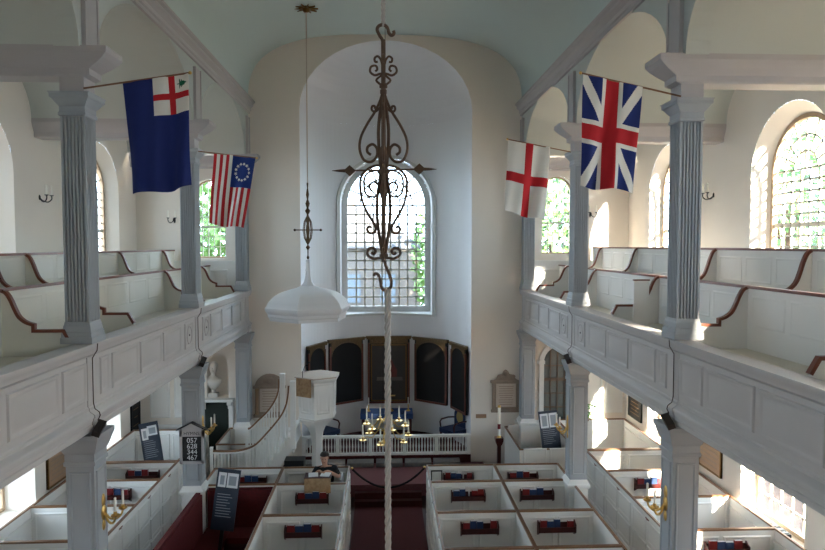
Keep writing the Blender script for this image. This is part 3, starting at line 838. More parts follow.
# ------------------------------------------------------------------ iron hanger and ropes
S4=4.2/640.0; CX4=-.055; Y4=4.2
def ip(px,py): return ((px-384.5)*S4, 5.95+4.2*math.tan(math.atan((275-py)/640)-R(2.6838)))
def spiral(cx,cy,r0,r1,a0,turns,n=26):
    return [(cx+(r0+(r1-r0)*i/n)*math.cos(R(a0)+turns*2*PI*i/n), cy+(r0+(r1-r0)*i/n)*math.sin(R(a0)+turns*2*PI*i/n)) for i in range(n+1)]
def smooth_path(pts,n=5):
    out=[]; P=[Vector((a,b,0)) for a,b in pts]
    for i in range(len(P)-1):
        p0=P[max(i-1,0)];p1=P[i];p2=P[i+1];p3=P[min(i+2,len(P)-1)]
        for k in range(n):
            t=k/n; q=.5*((2*p1)+(-p0+p2)*t+(2*p0-5*p1+4*p2-p3)*t*t+(-p0+3*p1-3*p2+p3)*t**3); out.append((q.x,q.y))
    out.append(pts[-1]); return out
hang=thing('iron_hanger',(CX4,Y4,5.6),'rusty wrought iron scrollwork hanger on the thick rope, close to the camera','hanger')
def ipath(pts,k=0):
    """profile drawn in the plane turned by k quarter turns about the stem"""
    out=[]
    for px,py in pts:
        x,z=ip(px,py); c,s_=math.cos(k*PI/2),math.sin(k*PI/2); out.append((CX4+x*c, Y4+x*s_, z))
    return out
m=MB()
m.tube(ipath(smooth_path([(384,92),(384,60),(384,42),(381,36),(378.5,30),(380.5,26),(385,25),(388.5,28),(390,33),(392.5,35.5),(395,33.5),(394.5,31)])),.011,8); m.build('top_hook','iron',hang)
m=MB(); m.tube(ipath([(384.5,40),(384.5,262)]),.015,8)
for py,r in ((86,.026),(92,.022),(172,.040),(256,.028)): m.lathe([(.010,-.02),(r,-.012),(r,.012),(.010,.02)],(CX4,Y4,ip(0,py)[1]),10)
m.build('stem','iron',hang)
m=MB()
m.sphere((CX4,Y4,ip(0,156)[1]),.03,10,(1,1,2.6)); m.sphere((CX4,Y4,ip(0,190)[1]),.028,10,(1,1,2.6)); m.build('core','iron',hang)
for k in range(4):
    a=MB(); 
    for pts in ([(385,68)]+smooth_path([(385.5,66),(387,60),(390,56.5),(393,58.5),(392.5,62),(390,62)]),
                smooth_path([(385,74),(388,74),(393,75.5),(397.5,72),(396.5,67),(392,66),(390.5,69.5),(392.5,71.5)]),
                smooth_path([(385,73),(387,76),(391.5,80.5),(387,85),(385,87)])):
        a.tube(ipath(pts,k),.0075,6)
    a.build('upper_scroll','iron',hang)
    b=MB(); 
    b.tube(ipath(smooth_path([(385,90),(387.5,100),(393,112),(401,125),(407,138),(408,150),(404,160),(397,162),(391.5,157),(391,149),(395,144.5),(400,147),(400.5,152),(397,155)]),k),.009,6)
    b.tube(ipath(smooth_path([(386,104),(389,109),(393,112),(396,110),(395.5,106.5),(393,106.5),(393,109)]),k),.0075,6)
    b.build('middle_scroll','iron',hang)
    c=MB()
    c.tube(ipath(smooth_path([(386,166),(393,166),(401,170),(407,178),(407.5,190),(405,203),(400,214),(395,222),(392.5,228),(394,232.5),(398.5,233),(401,229.5),(399,226.5),(396.5,228)]),k),.009,6)
    c.tube(ipath(smooth_path([(386,180),(389,172),(395,171),(402,175),(404,184),(402,194),(395,197),(389.5,193),(389.5,186),(394,182),(398,185),(397.5,190),(395,191)]),k),.0075,6)
    c.build('lower_scroll','iron',hang)
    d=MB(); d.tube(ipath(smooth_path([(385.5,258),(389,258),(395,258.5),(400.5,255),(400,249.5),(395.5,248),(392.5,251),(394.5,254),(397,252.5)]),k),.009,6)
    d.build('foot_scroll','iron',hang)
    e=MB(); e.tube(ipath(smooth_path([(385,93),(387.5,110),(389.5,130),(389,150),(387.5,172),(390.5,195),(391,215),(389,235),(385.5,256)]),k),.011,6); e.build('stem_rod','iron',hang)
m=MB(); m.tube(ipath([(345,171),(424,169)]),.006,6)
for px,py,sg in ((351,171,-1),(420,169,1)):
    x,z=ip(px,py)
    dpts=[(-.040,0),(0,.036),(.040,0),(0,-.036)]
    m.prism([(CX4+x+a,z+b) for a,b in dpts],'y',Y4-.012,Y4+.012)
    m.lathe([(.011,0),(.008,.04),(.001,.085)],(0,0,0),8)
    v0=len(m.v)-24
    for i in range(v0,len(m.v)):
        q=m.v[i]; m.v[i]=Vector((CX4+x+sg*(.03+q.z), Y4+q.y, z+q.x))
m.build('arrow_bar','iron',hang)
m=MB(); m.tube(ipath(smooth_path([(385,256),(386,264),(389,272),(392,281),(391,287.5),(386.5,290.5),(382.5,288),(381,281),(379,275),(376,273.5),(374.5,276)])),.010,8); m.build('bottom_hook','iron',hang)
def rope(name,x,y,z0,z1,R0,r,pitch,mname,label):
    m=MB(); n=max(8,int((z1-z0)/pitch*8))
    for k in range(3):
        m.tube([(x+R0*math.cos(2*PI*(i/8+k/3)),y+R0*math.sin(2*PI*(i/8+k/3)),z0+(z1-z0)*i/n) for i in range(n+1)],r,6)
    return tag(m.build(name,mname,smooth=70),label,'rope')
rope('rope',CX4,Y4,ip(0,25)[1]-.01,11.15,.007,.008,.12,'rope','short upper rope holding the iron hanger from the ceiling')
rope('rope',CX4+.025,Y4,2.6,ip(0,289)[1],.0115,.0115,.17,'rope','thick twisted grey rope hanging below the iron hook')

# ------------------------------------------------------------------ brass chandelier
CCX,CCY=-.03,12.5
t=thing('chandelier',(CCX,CCY,1.95),'brass chandelier with two tiers of white candles above the centre aisle','chandelier')
m=MB(); m.lathe([(.0,1.94),(.02,1.95),(.03,1.97),(.045,1.99),(.075,2.03),(.075,2.08),(.045,2.12),(.03,2.16),(.03,2.22),(.055,2.26),(.03,2.31),(.022,2.45),(.05,2.50),(.02,2.55),(.015,2.75),(.03,2.78),(.0,2.82)],(CCX,CCY,0),14); m.build('stem','brass',t)
MB().tube([(CCX,CCY,2.80),(CCX,CCY,11.1)],.006,6).build('suspension_rod','bronze',t)
def chand_arm(ang,r,z,zr,parent):
    c,s_=math.cos(ang),math.sin(ang)
    pts=smooth_path([(.03,zr),(r*.35,zr+.02),(r*.6,zr-.10),(r*.85,zr-.08),(r,z-.02)])
    a=MB(); a.tube([(CCX+q*c,CCY+q*s_,h) for q,h in pts],.009,6); a.lathe([(.0,z-.03),(.02,z-.02),(.070,z),(.074,z+.012),(.02,z+.016),(.018,z+.05),(.034,z+.06),(.034,z+.066),(.012,z+.066)],(CCX+r*c,CCY+r*s_,0),10)
    o=a.build('arm','brass',parent)
    MB().lathe([(.015,z+.06),(.014,z+.30),(.004,z+.31)],(CCX+r*c,CCY+r*s_,0),8).build('candle','candle',o)
for k in range(6): chand_arm(2*PI*k/6+.30,.47,2.14,2.28,t)
for k in range(6): chand_arm(2*PI*k/6+.82,.39,2.40,2.48,t)

# ------------------------------------------------------------------ pulpit, canopy, stairs
PXc,PYc=-1.55,14.2
t=thing('pulpit_canopy',(-1.735,PYc,4.28),'white ogee domed sounding board hanging above the pulpit','canopy')
prof=[(.86,4.31),(.87,4.38),(.90,4.40),(.90,4.46),(.94,4.50),(.965,4.55),(.965,4.59),(.93,4.63),(.90,4.70),(.84,4.77),(.76,4.84),(.66,4.90),(.53,4.945),(.40,4.98),(.27,5.01),(.17,5.05),(.10,5.13),(.07,5.25),(.05,5.40),(.0,5.40)]
m=MB(); m.lathe([(.0,4.31)]+prof,(-1.735,PYc,0),6,ph=R(23)); m.build('dome','apse',t,smooth=25)
MB().lathe([(.07,5.38),(.055,5.42),(.05,5.60),(.06,5.62),(.0,5.64)],(-1.735,PYc,0),10).build('finial','apse',t)
hr=thing('canopy_hanger',(-1.735,PYc,5.6),'slim bronze ornamented rod between the white sounding board and the ceiling','hanger')
m=MB(); m.lathe([(.012,5.62),(.03,5.68),(.012,5.72),(.012,5.84),(.05,5.90),(.012,5.95),(.03,6.0),(.045,6.06),(.03,6.14),(.045,6.28),(.03,6.42),(.045,6.5),(.03,6.55),(.02,6.62),(.06,6.70),(.02,6.76),(.05,6.86),(.015,6.95),(.035,7.05),(.012,7.2),(.02,7.3),(.0,7.34)],(-1.735,PYc,0),10); 
for k in range(8):
    a=2*PI*k/8; m.tube([(-1.735+r*math.cos(a),PYc+r*math.sin(a),z) for r,z in ((.02,5.98),(.08,6.10),(.105,6.28),(.08,6.46),(.02,6.58))],.008,5)
m.build('ornament','bronze',hr)
m=MB(); m.tube([(-2.02,PYc,6.28),(-1.45,PYc,6.28)],.012,6); m.sphere((-2.02,PYc,6.28),.03,8); m.sphere((-1.45,PYc,6.28),.03,8); m.build('cross_bar','bronze',hr)
MB().tube([(-1.735,PYc,7.3),(-1.735,PYc,vz(1.735)-.02)],.013,6).build('rod','stonelight',hr)
m=MB(); zc=vz(1.735)
for k in range(10):
    a=2*PI*k/10; m.prism([(-1.735+.06*math.cos(a-.5),PYc+.06*math.sin(a-.5)),(-1.735+.26*math.cos(a),PYc+.26*math.sin(a)),(-1.735+.06*math.cos(a+.5),PYc+.06*math.sin(a+.5))],'z',zc-.05,zc-.015)
m.lathe([(0,zc-.12),(.06,zc-.10),(.10,zc-.04),(.10,zc)],(-1.735,PYc,0),12)
tag(m.build('ceiling_rosette','gild'),'gilded leafy rosette on the ceiling above the hanging sounding board','rosette')

t=thing('pulpit',(PXc,PYc,.42),'white panelled six sided pulpit on a slender post','pulpit')
m=MB(); m.lathe([(.0,2.12),(.42,2.12),(.45,2.16),(.43,2.20),(.43,2.86),(.46,2.90),(.47,2.95),(.52,3.0),(.53,3.04),(.48,3.06),(.46,3.05),(.44,2.4),(0,2.4)],(PXc,PYc,0),6,ph=R(27))
m.build('body','white',t,smooth=25)
m=MB()
for k in range(6):
    a0=R(27)+2*PI*k/6; a1=a0+2*PI/6
    p0=Vector((PXc+.43*math.cos(a0),PYc+.43*math.sin(a0),0)); p1=Vector((PXc+.43*math.cos(a1),PYc+.43*math.sin(a1),0)); u=(p1-p0).normalized(); L=(p1-p0).length
    m.inset(p0+u*.06+Vector((0,0,2.27)),u,(0,0,1),L-.12,.52,[(0,0),(.015,.014),(.03,.014),(.045,.004),(.07,.004),(.09,.012)])
m.build('panel','white',t,smooth=20)
m=MB(); m.lathe([(.14,.42),(.14,.6),(.12,.62),(.12,1.5),(.13,1.62),(.16,1.78),(.24,1.94),(.36,2.05),(.44,2.12)],(PXc-.02,PYc,0),6,ph=R(27)); m.build('post','white',t,smooth=25)
m=MB(); m.lathe([(.52,3.045),(.535,3.06),(.53,3.075),(.47,3.075)],(PXc,PYc,0),6,ph=R(27)); m.build('ledge','stonelight',t)
fa=R(-90-12)
m=MB(); m.obox((PXc+.465*math.cos(R(-123)),PYc+.465*math.sin(R(-123)),2.86),.20,.012,.20,Matrix.Rotation(R(-33),3,'Z')); tag(m.build('pulpit_fall','gold'),'gold brocade fall hanging on the pulpit front','cloth')
t2=thing('microphone',(-1.83,PYc-.2,3.07),'thin black gooseneck microphone on the pulpit rim','microphone')
m=MB(); m.tube(smooth_path([(0,0),(.02,.12),(.09,.2)]) and [(-1.83,PYc-.35,3.07),(-1.83,PYc-.36,3.2),(-1.78,PYc-.36,3.32),(-1.70,PYc-.36,3.40)],.007,6); m.build('gooseneck','black',t2)
m=MB(); m.sphere((-1.69,PYc-.36,3.41),.022,8); m.build('capsule','black',t2)

t=thing('pulpit_stairs',(-2.9,14.1,0),'white curved stair with turned balusters climbing to the pulpit','stairs')
NS=9; xs0,xs1=-3.05,-1.98
for k in range(NS):
    w_=(xs1-xs0)/NS; xa=xs0+w_*k; z=.50+(1.95-.50)*(k+1)/NS; dz=(1.95-.5)/NS
    m=MB(); m.prism([(xa,max(.43,z-dz-.34)),(xa+w_,max(.43,z-.34)),(xa+w_,z-.03),(xa,z-.03)],'y',13.79,14.55)
    m.box(xa-.03,xa+w_-.001,13.75,14.57,z-.03,z)
    m.build('step','white',t)
MB().box(-3.85,xs0,13.80,14.56,.14,.42).build('landing','white',t)
front=[(-3.74,1.52),(-3.45,1.51),(-3.17,1.53),(-2.87,1.63),(-2.61,1.88),(-2.31,2.24),(-2.18,2.50),(-2.13,2.75),(-2.12,2.92)]
back=[(-3.20,1.77),(-3.12,1.78),(-2.92,1.97),(-2.715,2.17),(-2.55,2.42),(-2.47,2.65),(-2.46,2.9)]
def stairz(x):
    if x<xs0: return .42
    return .50+(1.95-.5)*min(1,(x-xs0)/(xs1-xs0))
for nm,pth,y in (('handrail',front,13.76),('handrail',back,14.58)):
    sp=smooth_path(pth,6)
    m=MB(); m.ribbon([(x,y,z) for x,z in sp],'y',.055,.035); m.build(nm,'raillight',t)
    # white band under the rail
    m=MB(); m.ribbon([(x,y,z-.035) for x,z in sp],'y',.04,.035); m.build('rail_band','white',t)
    for k in range(22 if y<14 else 12):
        f=k/(22 if y<14 else 12)+.02; x=pth[0][0]+(pth[-1][0]-pth[0][0])*f
        zt=None
        for (a,za),(b,zb) in zip(sp,sp[1:]):
            if a<=x<=b+1e-6: zt=za+(zb-za)*(x-a)/max(1e-6,b-a)
        zb=stairz(x); h=zt-.05-zb
        m=MB(); m.lathe([(.026,0),(.026,.08*h),(.015,.12*h),(.027,.28*h),(.028,.36*h),(.018,.48*h),(.014,.60*h),(.019,.72*h),(.015,.86*h),(.024,.92*h),(.024,h)],(x,y,zb),6); m.build('baluster','white',t)
for x,y,z0,z1 in ((-2.03,13.76,1.55,3.0),(-2.38,14.58,1.6,3.0),(-3.78,13.76,.42,1.58),(-3.20,14.58,.42,1.82)):
    m=MB(); hw=.055 if z0>1 else .03
    m.box(x-hw,x+hw,y-hw,y+hw,z0,z1); m.lathe([(hw*1.5,z1),(hw*1.5,z1+.025),(0,z1+.035)],(x,y,0),4,ph=PI/4)
    if z0>1: m.lathe([(0,z0-.12),(.03,z0-.07),(.02,z0-.03),(.05,z0+.001)],(x,y,0),8)
    m.build('newel_post','white',t)

# ------------------------------------------------------------------ altar area
YRL=16.12
t=thing('altar_rail',(.05,YRL,.6),'long white altar rail with turned balusters across the apse','railing')
m=MB(); m.box(-2.15,2.14,YRL-.05,YRL+.05,1.05,1.11); m.build('top_rail','white',t)
MB().box(-2.15,2.14,YRL-.04,YRL+.04,.602,.66).build('bottom_rail','white',t)
posts=[-2.1,-1.33,-.52,-.0+.62,1.05,2.09]
posts=[-2.1,-1.25,-.42,.45,1.27,2.09]
for x in posts: MB().box(x-.045,x+.045,YRL-.045,YRL+.045,.60,1.05).build('post','white',t)
for a,b in zip(posts,posts[1:]):
    for k in range(1,11):
        x=a+(b-a)*k/11; m=MB(); m.lathe([(.018,.66),(.018,.70),(.011,.73),(.021,.82),(.013,.90),(.010,.97),(.018,1.01),(.018,1.05)],(x,YRL,0),6); m.build('baluster','white',t)
for k,x in enumerate((-2.1,-1.38,-.66,.06,.78,1.50)):
    m=MB(); n=10
    m.prism([(15.72,.422),(15.98,.422),(16.0,.46),(15.99,.53),(15.94,.565),(15.78,.565),(15.71,.53),(15.70,.46)],'x',x-.33,x+.33)
    tag(m.build('kneeler','kneel'),'grey blue needlepoint kneeler at the altar rail, %s of six from the pulpit side'%['first','second','third','fourth','fifth','sixth'][k],'kneeler','kneelers along the altar rail')
# reredos panels
def reredos(cx, ang, w, z0, z1, label, center=False, d=.03):
    """ang: turn of the panel about z, facing the nave"""
    if not center:
        a=ang; r=AW-.10; cx=r*math.sin(a); cy=YB+r*math.cos(a)
    else: cy=YB+AW-.16; a=0
    t=thing('altar_tablet',(cx,cy,z0),label,'tablet','dark tablets round the apse')
    mt=Matrix.Translation((cx,cy,0))@Matrix.Rotation(-a,4,'Z')
    h=z1-z0
    m=MB(); m.box(-w/2,w/2,-.03,.03,z0,z1-.02); m.xform(mt).build('board','tablet',t)
    m=MB()
    b=.055
    for x0,x1,za,zb in ((-w/2,-w/2+b,z0,z1-.2),(w/2-b,w/2,z0,z1-.2),(-w/2,w/2,z0,z0+b)): m.box(x0,x1,-.055,-.03,za,zb)
    m.xform(mt).build('frame','redframe' if True else 'tablet',t)
    if not center:
        # spandrel carving: square top with an arch cut below
        m=MB(); aw=w/2-b; n=16; za=z1-.10-aw*.75
        A=[]; B=[]
        for i in range(n+1):
            x=-aw*math.cos(PI*i/n); A.append((x,-.05,za+aw*.72*math.sin(PI*i/n))); B.append((x,-.05,z1-.09))
        m.strip(A,B)
        m.strip([(p[0],-.05,p[2]) for p in A],[(p[0],-.03,p[2]) for p in A])
        m.tube([(p[0],-.052,p[2]) for p in A],.012,6)
        m.xform(mt).build('carved_spandrel','gilttrim',t)
    else:
        m=MB(); m.box(-w/2+b,w/2-b,-.05,-.03,z1-.22,z1-.09)
        for k in range(9): m.sphere((-w/2+.12+k*(w-.24)/8,-.055,z1-.15),.035,8,(1,.5,1))
        m.xform(mt).build('carved_spandrel','gilttrim',t)
        m=MB(); m.box(-w/2+.12,w/2-.12,-.042,-.03,z0+.10,z1-.28); m.xform(mt).build('canvas','painting',t)
        m=MB()
        for x0,x1,za,zb in ((-w/2+.09,-w/2+.12,z0+.08,z1-.24),(w/2-.12,w/2-.09,z0+.08,z1-.24),(-w/2+.09,w/2-.09,z0+.07,z0+.10),(-w/2+.09,w/2-.09,z1-.27,z1-.24)): m.box(x0,x1,-.06,-.03,za,zb)
        m.xform(mt).build('inner_frame','gild',t)
        # dim painted figure group
        m=MB(); m.prism([(-.10,z0+.75),(.22,z0+.72),(.24,z0+.95),(.13,z0+1.15),(.08,z0+1.28),(0,z0+1.28),(-.04,z0+1.1)],'y',-.047,-.042); m.xform(mt).build('painted_robe','flesh',t)
        m=MB(); m.prism([(-.35,z0+.66),(.40,z0+.66),(.38,z0+.76),(-.33,z0+.76)],'y',-.049,-.042); m.xform(mt).build('painted_cloth','robe',t)
    m=MB(); m.box(-w/2-.03,w/2+.03,-.08,.0,z1-.09,z1-.05); m.box(-w/2-.05,w/2+.05,-.10,.0,z1-.05,z1); m.xform(mt).build('cornice','gilttrim',t)
reredos(.065,0,1.20,1.42,3.36,'dark framed altar painting in the centre of the apse',True)
reredos(0,R(-33.5),1.08,1.50,3.34,'dark arched inscription tablet between the pulpit and the altar painting')
reredos(0,R(37.5),1.08,1.50,3.34,'dark arched inscription tablet on the candle stand side of the altar painting')
reredos(0,R(-66),.90,1.50,3.32,'dark arched inscription tablet partly hidden behind the pulpit')
reredos(0,R(70.5),.90,1.50,3.32,'dark arched inscription tablet at the apse edge above the blue chair')
# altar table, cross, cushions
t=thing('altar_table',(.0,17.6,.6),'altar table covered by a blue cloth under the painting','table')
m=MB(); 
for x in (-.65,.65):
    for y in (17.38,17.82): m.box(x-.04,x+.04,y-.04,y+.04,.602,1.28)
m.build('leg','rack',t); MB().box(-.72,.72,17.32,17.88,1.28,1.33).build('top','rack',t)
tag(MB().box(-.72,.72,17.30,17.90,1.331,1.345).box(-.72,.72,17.285,17.30,1.20,1.345).build('altar_cloth','bluecloth'),'blue cloth laid over the altar table','cloth')
t=thing('altar_cross',(.10,17.6,1.345),'small gilded cross standing on the altar','cross')
m=MB(); m.lathe([(.09,1.346),(.09,1.37),(.03,1.42),(.02,1.5),(0,1.5)],(.10,17.6,0),8); m.build('base','brass',t)
m=MB(); m.box(.085,.115,17.59,17.61,1.48,1.98); m.box(-.04,.24,17.59,17.61,1.76,1.79); m.build('cross','brass',t)
for x,n in ((-.5,'nearer the pulpit'),(.6,'nearer the candle stand')):
    t=thing('candlestick',(x,17.6,1.345),'white candle in brass candlestick on the altar, '+n,'candlestick')
    MB().lathe([(.06,1.346),(.05,1.36),(.015,1.40),(.015,1.5),(.03,1.52),(.0,1.53)],(x,17.6,0),8).build('stick','brass',t); MB().lathe([(.014,1.52),(.014,1.72),(.004,1.73)],(x,17.6,0),8).build('candle','candle',t)
def armchair(x,y,rot,label):
    t=thing('armchair',(x,y,.6),label,'chair')
    mt=Matrix.Translation((x,y,.6))@Matrix.Rotation(rot,4,'Z')
    m=MB(); m.box(-.28,.28,-.26,.26,.34,.46); m.xform(mt).build('seat','bluechair',t)
    m=MB(); A=[(-.24,.46)]+[(-.24*math.cos(PI*i/10),.78+.16*math.sin(PI*i/10)) for i in range(11)]+[(.24,.46)]; m.prism(A,'y',.22,.28); m.xform(mt).build('backrest','bluechair',t)
    m=MB(); m.sphere((0,.215,.72),.14,12,(1,.1,1.2)); m.xform(mt).build('medallion','ochre',t)
    for sx_ in (-1,1):
        m=MB(); m.tube(smooth_path([(.26,.62),(.1,.66),(-.1,.66),(-.24,.62)]) and [(sx_*.29,.25,.66),(sx_*.30,.05,.68),(sx_*.31,-.16,.66),(sx_*.30,-.22,.60),(sx_*.29,-.2,.44)],.022,7); m.xform(mt).build('arm','rack',t)
        for yy in (-.22,.22):
            m=MB(); m.box(sx_*.25-.025,sx_*.25+.025,yy-.025,yy+.025,.002,.36); m.xform(mt).build('leg','rack',t)
armchair(1.78,16.85,R(-58),'blue upholstered armchair at the apse edge by the outermost dark panel')
armchair(-1.62,16.85,R(50),'dark blue armchair in the apse behind the pulpit')
# rope barrier
t=thing('velvet_rope',(.03,12.86,1.2),'black velvet rope sagging between the front pews across the aisle','rope barrier')
pts=[(-.72+1.48*i/20,12.87,1.40-.40*(1-((i-10)/10)**2)) for i in range(21)]
MB().tube(pts,.022,8).build('rope','velvet',t)
for p in (pts[0],pts[-1]):
    m=MB(); m.tube([(p[0],p[1],p[2]+.03),p],.026,8); m.build('hook','brass',t)
# candle stand
t=thing('candle_stand',(2.64,14.8,.14),'tall white candle on a carved mahogany stand beside the corner pew','candle stand')
m=MB(); m.lathe([(.16,.14),(.16,.18),(.10,.22),(.06,.26),(.06,1.22),(.09,1.26),(.11,1.30),(.13,1.36),(.13,1.42),(0,1.42)],(2.64,14.8,0),4,ph=PI/4); m.build('stand','rack',t,smooth=20)
MB().lathe([(.05,1.42),(.035,1.46),(.03,1.48)],(2.64,14.8,0),10).build('socket','brass',t)
c=MB().lathe([(.034,1.44),(.034,2.16),(.006,2.18)],(2.64,14.8,0),12).build('candle','candle',t)
MB().lathe([(.036,1.62),(.036,1.74)],(2.64,14.8,0),12).build('red_band','redbook',c); MB().lathe([(.036,2.13),(.036,2.18)],(2.64,14.8,0),12).build('follower','brass',c)

# ------------------------------------------------------------------ memorials, tablets
def lines(m,x0,x1,z0,z1,y,n,h=.012):
    for i in range(n):
        z=z1-(z1-z0)*(i+.5)/n; sh=random.uniform(0,.12)*(x1-x0); m.box(x0+sh,x1-sh,y-.003,y,z-h/2,z+h/2)
t=thing('stone_memorial',(-2.95,YB,1.60),'arched stone memorial with two columns beside the pulpit stairs','memorial')
m=MB(); A=[(-3.33,1.66),(-3.33,2.36)]+[(-2.955-.375*math.cos(PI*i/14),2.36+.34*math.sin(PI*i/14)) for i in range(15)]+[(-2.58,1.66)]; m.prism(A,'y',YB-.06,YB); m.build('slab','stone',t)
MB().box(-3.2,-2.71,YB-.075,YB-.06,1.74,2.34).build('inscription_field','stonelight',t)
m=MB(); lines(m,-3.15,-2.76,1.78,2.30,YB-.075,8); m.build('engraving','stone',t)
for x in (-3.27,-2.64):
    m=MB(); m.lathe([(.05,1.68),(.05,1.72),(.035,1.75),(.035,2.26),(.05,2.30),(.05,2.34)],(x,YB-.08,0),10); m.build('colonnette','tanplaque',t)
m=MB(); m.box(-3.36,-2.55,YB-.11,YB,2.34,2.40); m.box(-3.36,-2.55,YB-.10,YB,1.60,1.67); m.build('ledge','stone',t)
m=MB(); m.sphere((-2.955,YB-.06,2.53),.11,10,(1.3,.4,.8)); m.build('carved_relief','stone',t)
t=thing('stone_memorial',(3.055,YB,1.62),'scroll topped stone memorial tablet beside the grey end pilaster','memorial')
m=MB(); A=[(2.70,1.70),(2.70,2.46),(2.80,2.52),(2.86,2.62),(2.96,2.64),(3.0,2.72),(3.055,2.76),(3.11,2.72),(3.15,2.64),(3.25,2.62),(3.31,2.52),(3.41,2.46),(3.41,1.70)]; m.prism(A,'y',YB-.06,YB); m.build('slab','stone',t)
MB().box(2.80,3.31,YB-.08,YB-.06,1.80,2.40).build('inscription_field','stonelight',t)
m=MB(); lines(m,2.86,3.25,1.84,2.36,YB-.08,9); m.build('engraving','stone',t)
m=MB(); m.box(2.66,3.45,YB-.10,YB,2.42,2.48); m.box(2.68,3.43,YB-.09,YB,1.66,1.72)
for x in (2.74,3.37): m.tube([(x,YB-.08,1.74),(x,YB-.08,2.40)],.03,8)
for x in (2.88,3.23): m.tube([(x+.06*math.cos(a*.5)*(1-a/26),YB-.06,2.57+.06*math.sin(a*.5)*(1-a/26)) for a in range(24)],.014,6)
m.sphere((3.055,YB-.06,2.66),.07,10,(1,.6,1)); m.build('carved_border','stone',t)
tag(MB().box(-2.40,-2.20,YB-.015,YB,1.15,1.28).build('wall_label','tanplaque'),'small tan label low on the wall behind the pulpit stairs','label')
tag(MB().box(2.29,2.56,YB-.015,YB,1.50,1.60).build('wall_label','tanplaque'),'small tan label on the wall between altar rail and scrolled memorial','label')
def wall_tablet(s,y0,y1,z0,z1,mats,label,name='wall_tablet',n=7):
    t=thing(name,(s*XW,(y0+y1)/2,z0),label,'plaque')
    m=MB(); m.box(XW-.03,XW,y0,y1,z0,z1); m.mirror(s).build('board',mats[0],t)
    m=MB(); b=.03
    for ya,yb,za,zb in ((y0,y1,z0,z0+b),(y0,y1,z1-b,z1),(y0,y0+b,z0,z1),(y1-b,y1,z0,z1)): m.box(XW-.045,XW-.001,ya,yb,za,zb)
    m.mirror(s).build('border',mats[1],t)
    m=MB()
    for i in range(n):
        z=z1-.08-(z1-z0-.16)*(i+.5)/n; k=random.uniform(.02,.1); m.box(XW-.034,XW-.03,y0+.08+k,y1-.08-k,z-.008,z+.008)
    m.mirror(s).build('lettering',mats[2],t)
wall_tablet(1,15.12,15.92,1.62,2.42,('tablet','doorgreen','gild'),'dark green tablet with gold lettering on the sunny wall by the corner')
wall_tablet(1,11.42,12.48,1.62,2.42,('tanplaque','gild','stone'),'large tan plaque on the sunny wall behind the near pillar')
wall_tablet(1,11.25,12.3,2.62,3.4,('tablet','black','gild'),'black tablet high on the sunny wall just under the gallery')
wall_tablet(-1,11.72,12.75,1.50,2.28,('tanplaque','gild','stone'),'tan plaque on the shaded wall behind the near pillar')
wall_tablet(-1,15.58,16.12,1.35,2.9,('tablet','black','gild'),'tall dark tablet on the shaded wall behind the tilted blue panel')
# bust in the niche
t=thing('marble_bust',(-4.40,16.3,2.17),'white marble bust on a plinth inside the arched niche','bust')
BX=-4.40
m=MB(); m.box(BX-.12,BX+.12,16.22,16.42,2.10,2.20); m.lathe([(.10,2.20),(.07,2.22),(.06,2.28),(.08,2.30)],(BX,16.32,0),10); m.build('plinth','marble',t)
m=MB(); m.lathe([(.05,2.28),(.12,2.34),(.22,2.46),(.21,2.55),(.12,2.61),(.07,2.65),(.065,2.70),(.08,2.74),(.10,2.80),(.105,2.87),(.09,2.94),(.05,2.99),(0,3.0)],(BX,16.32,0),16)
for v in m.v:
    if v.z<2.62: v.y=16.32+(v.y-16.32)*.62
m.sphere((BX,16.215,2.83),.022,8,(.8,1,1.6)); m.sphere((BX,16.24,2.76),.05,8,(1,.7,.7)); m.sphere((BX,16.35,2.90),.115,12,(1,1,.9)); m.build('bust','marble',t)
t=thing('niche_shelf',(-4.26,YB,1.98),'white shelf on scrolled brackets below the bust niche','shelf')
m=MB(); m.box(-4.68,-3.84,YB-.22,YB,2.03,2.09); m.build('board','white',t)
for x in (-4.6,-3.95):
    m=MB(); m.prism([(YB,2.03),(YB-.18,2.03),(YB-.17,1.95),(YB-.08,1.90),(YB-.06,1.82),(YB,1.76)],'x',x-.05,x+.05); m.build('bracket','white',t)

# ------------------------------------------------------------------ hymn board, information panels
t=thing('hymn_board',(-3.53,11.60,2.0),'black hymn board with white numerals on the pillar beside the red pew','hymn board')
m=MB(); y=11.585
bx0,bx1=-3.75,-3.31
m.box(bx0,bx1,y-.02,y+.02,2.02,2.66); m.build('board','black',t)
m=MB()
for x0,x1 in ((bx0,bx0+.05),(bx1-.05,bx1)): m.box(x0,x1,y-.04,y-.015,2.0,2.62)
m.box(bx0,bx1,y-.04,y-.015,2.0,2.05); m.box(bx0,bx1,y-.04,y-.015,2.50,2.62); m.build('frame','trim',t)
m=MB(); m.prism([(bx0-.03,2.62),(-3.53,2.74),(bx1+.03,2.62)],'y',y-.05,y+.02); m.build('gable','trim',t)
m=MB(); m.beam((bx0-.05,y-.02,2.62),(-3.53,y-.02,2.755),.09,.02); m.beam((-3.53,y-.02,2.755),(bx1+.05,y-.02,2.62),.09,.02); m.build('gable_trim','black',t)
def text(body, size, loc, mname, parent, name='lettering', rot=(R(90),0,0), align='CENTER'):
    cu=bpy.data.curves.new(name,'FONT'); cu.body=body; cu.size=size; cu.align_x=align; cu.extrude=.001
    tmp=bpy.data.objects.new(name,cu); COL.objects.link(tmp); dg=bpy.context.evaluated_depsgraph_get(); dg.update()
    me=bpy.data.meshes.new_from_object(tmp.evaluated_get(dg)); bpy.data.objects.remove(tmp); bpy.data.curves.remove(cu)
    me.materials.clear(); me.materials.append(M[mname]); o=bpy.data.objects.new(name,me); COL.objects.link(o)
    o.parent=parent; o.location=Vector(loc)-wloc(parent); o.rotation_euler=rot; return o
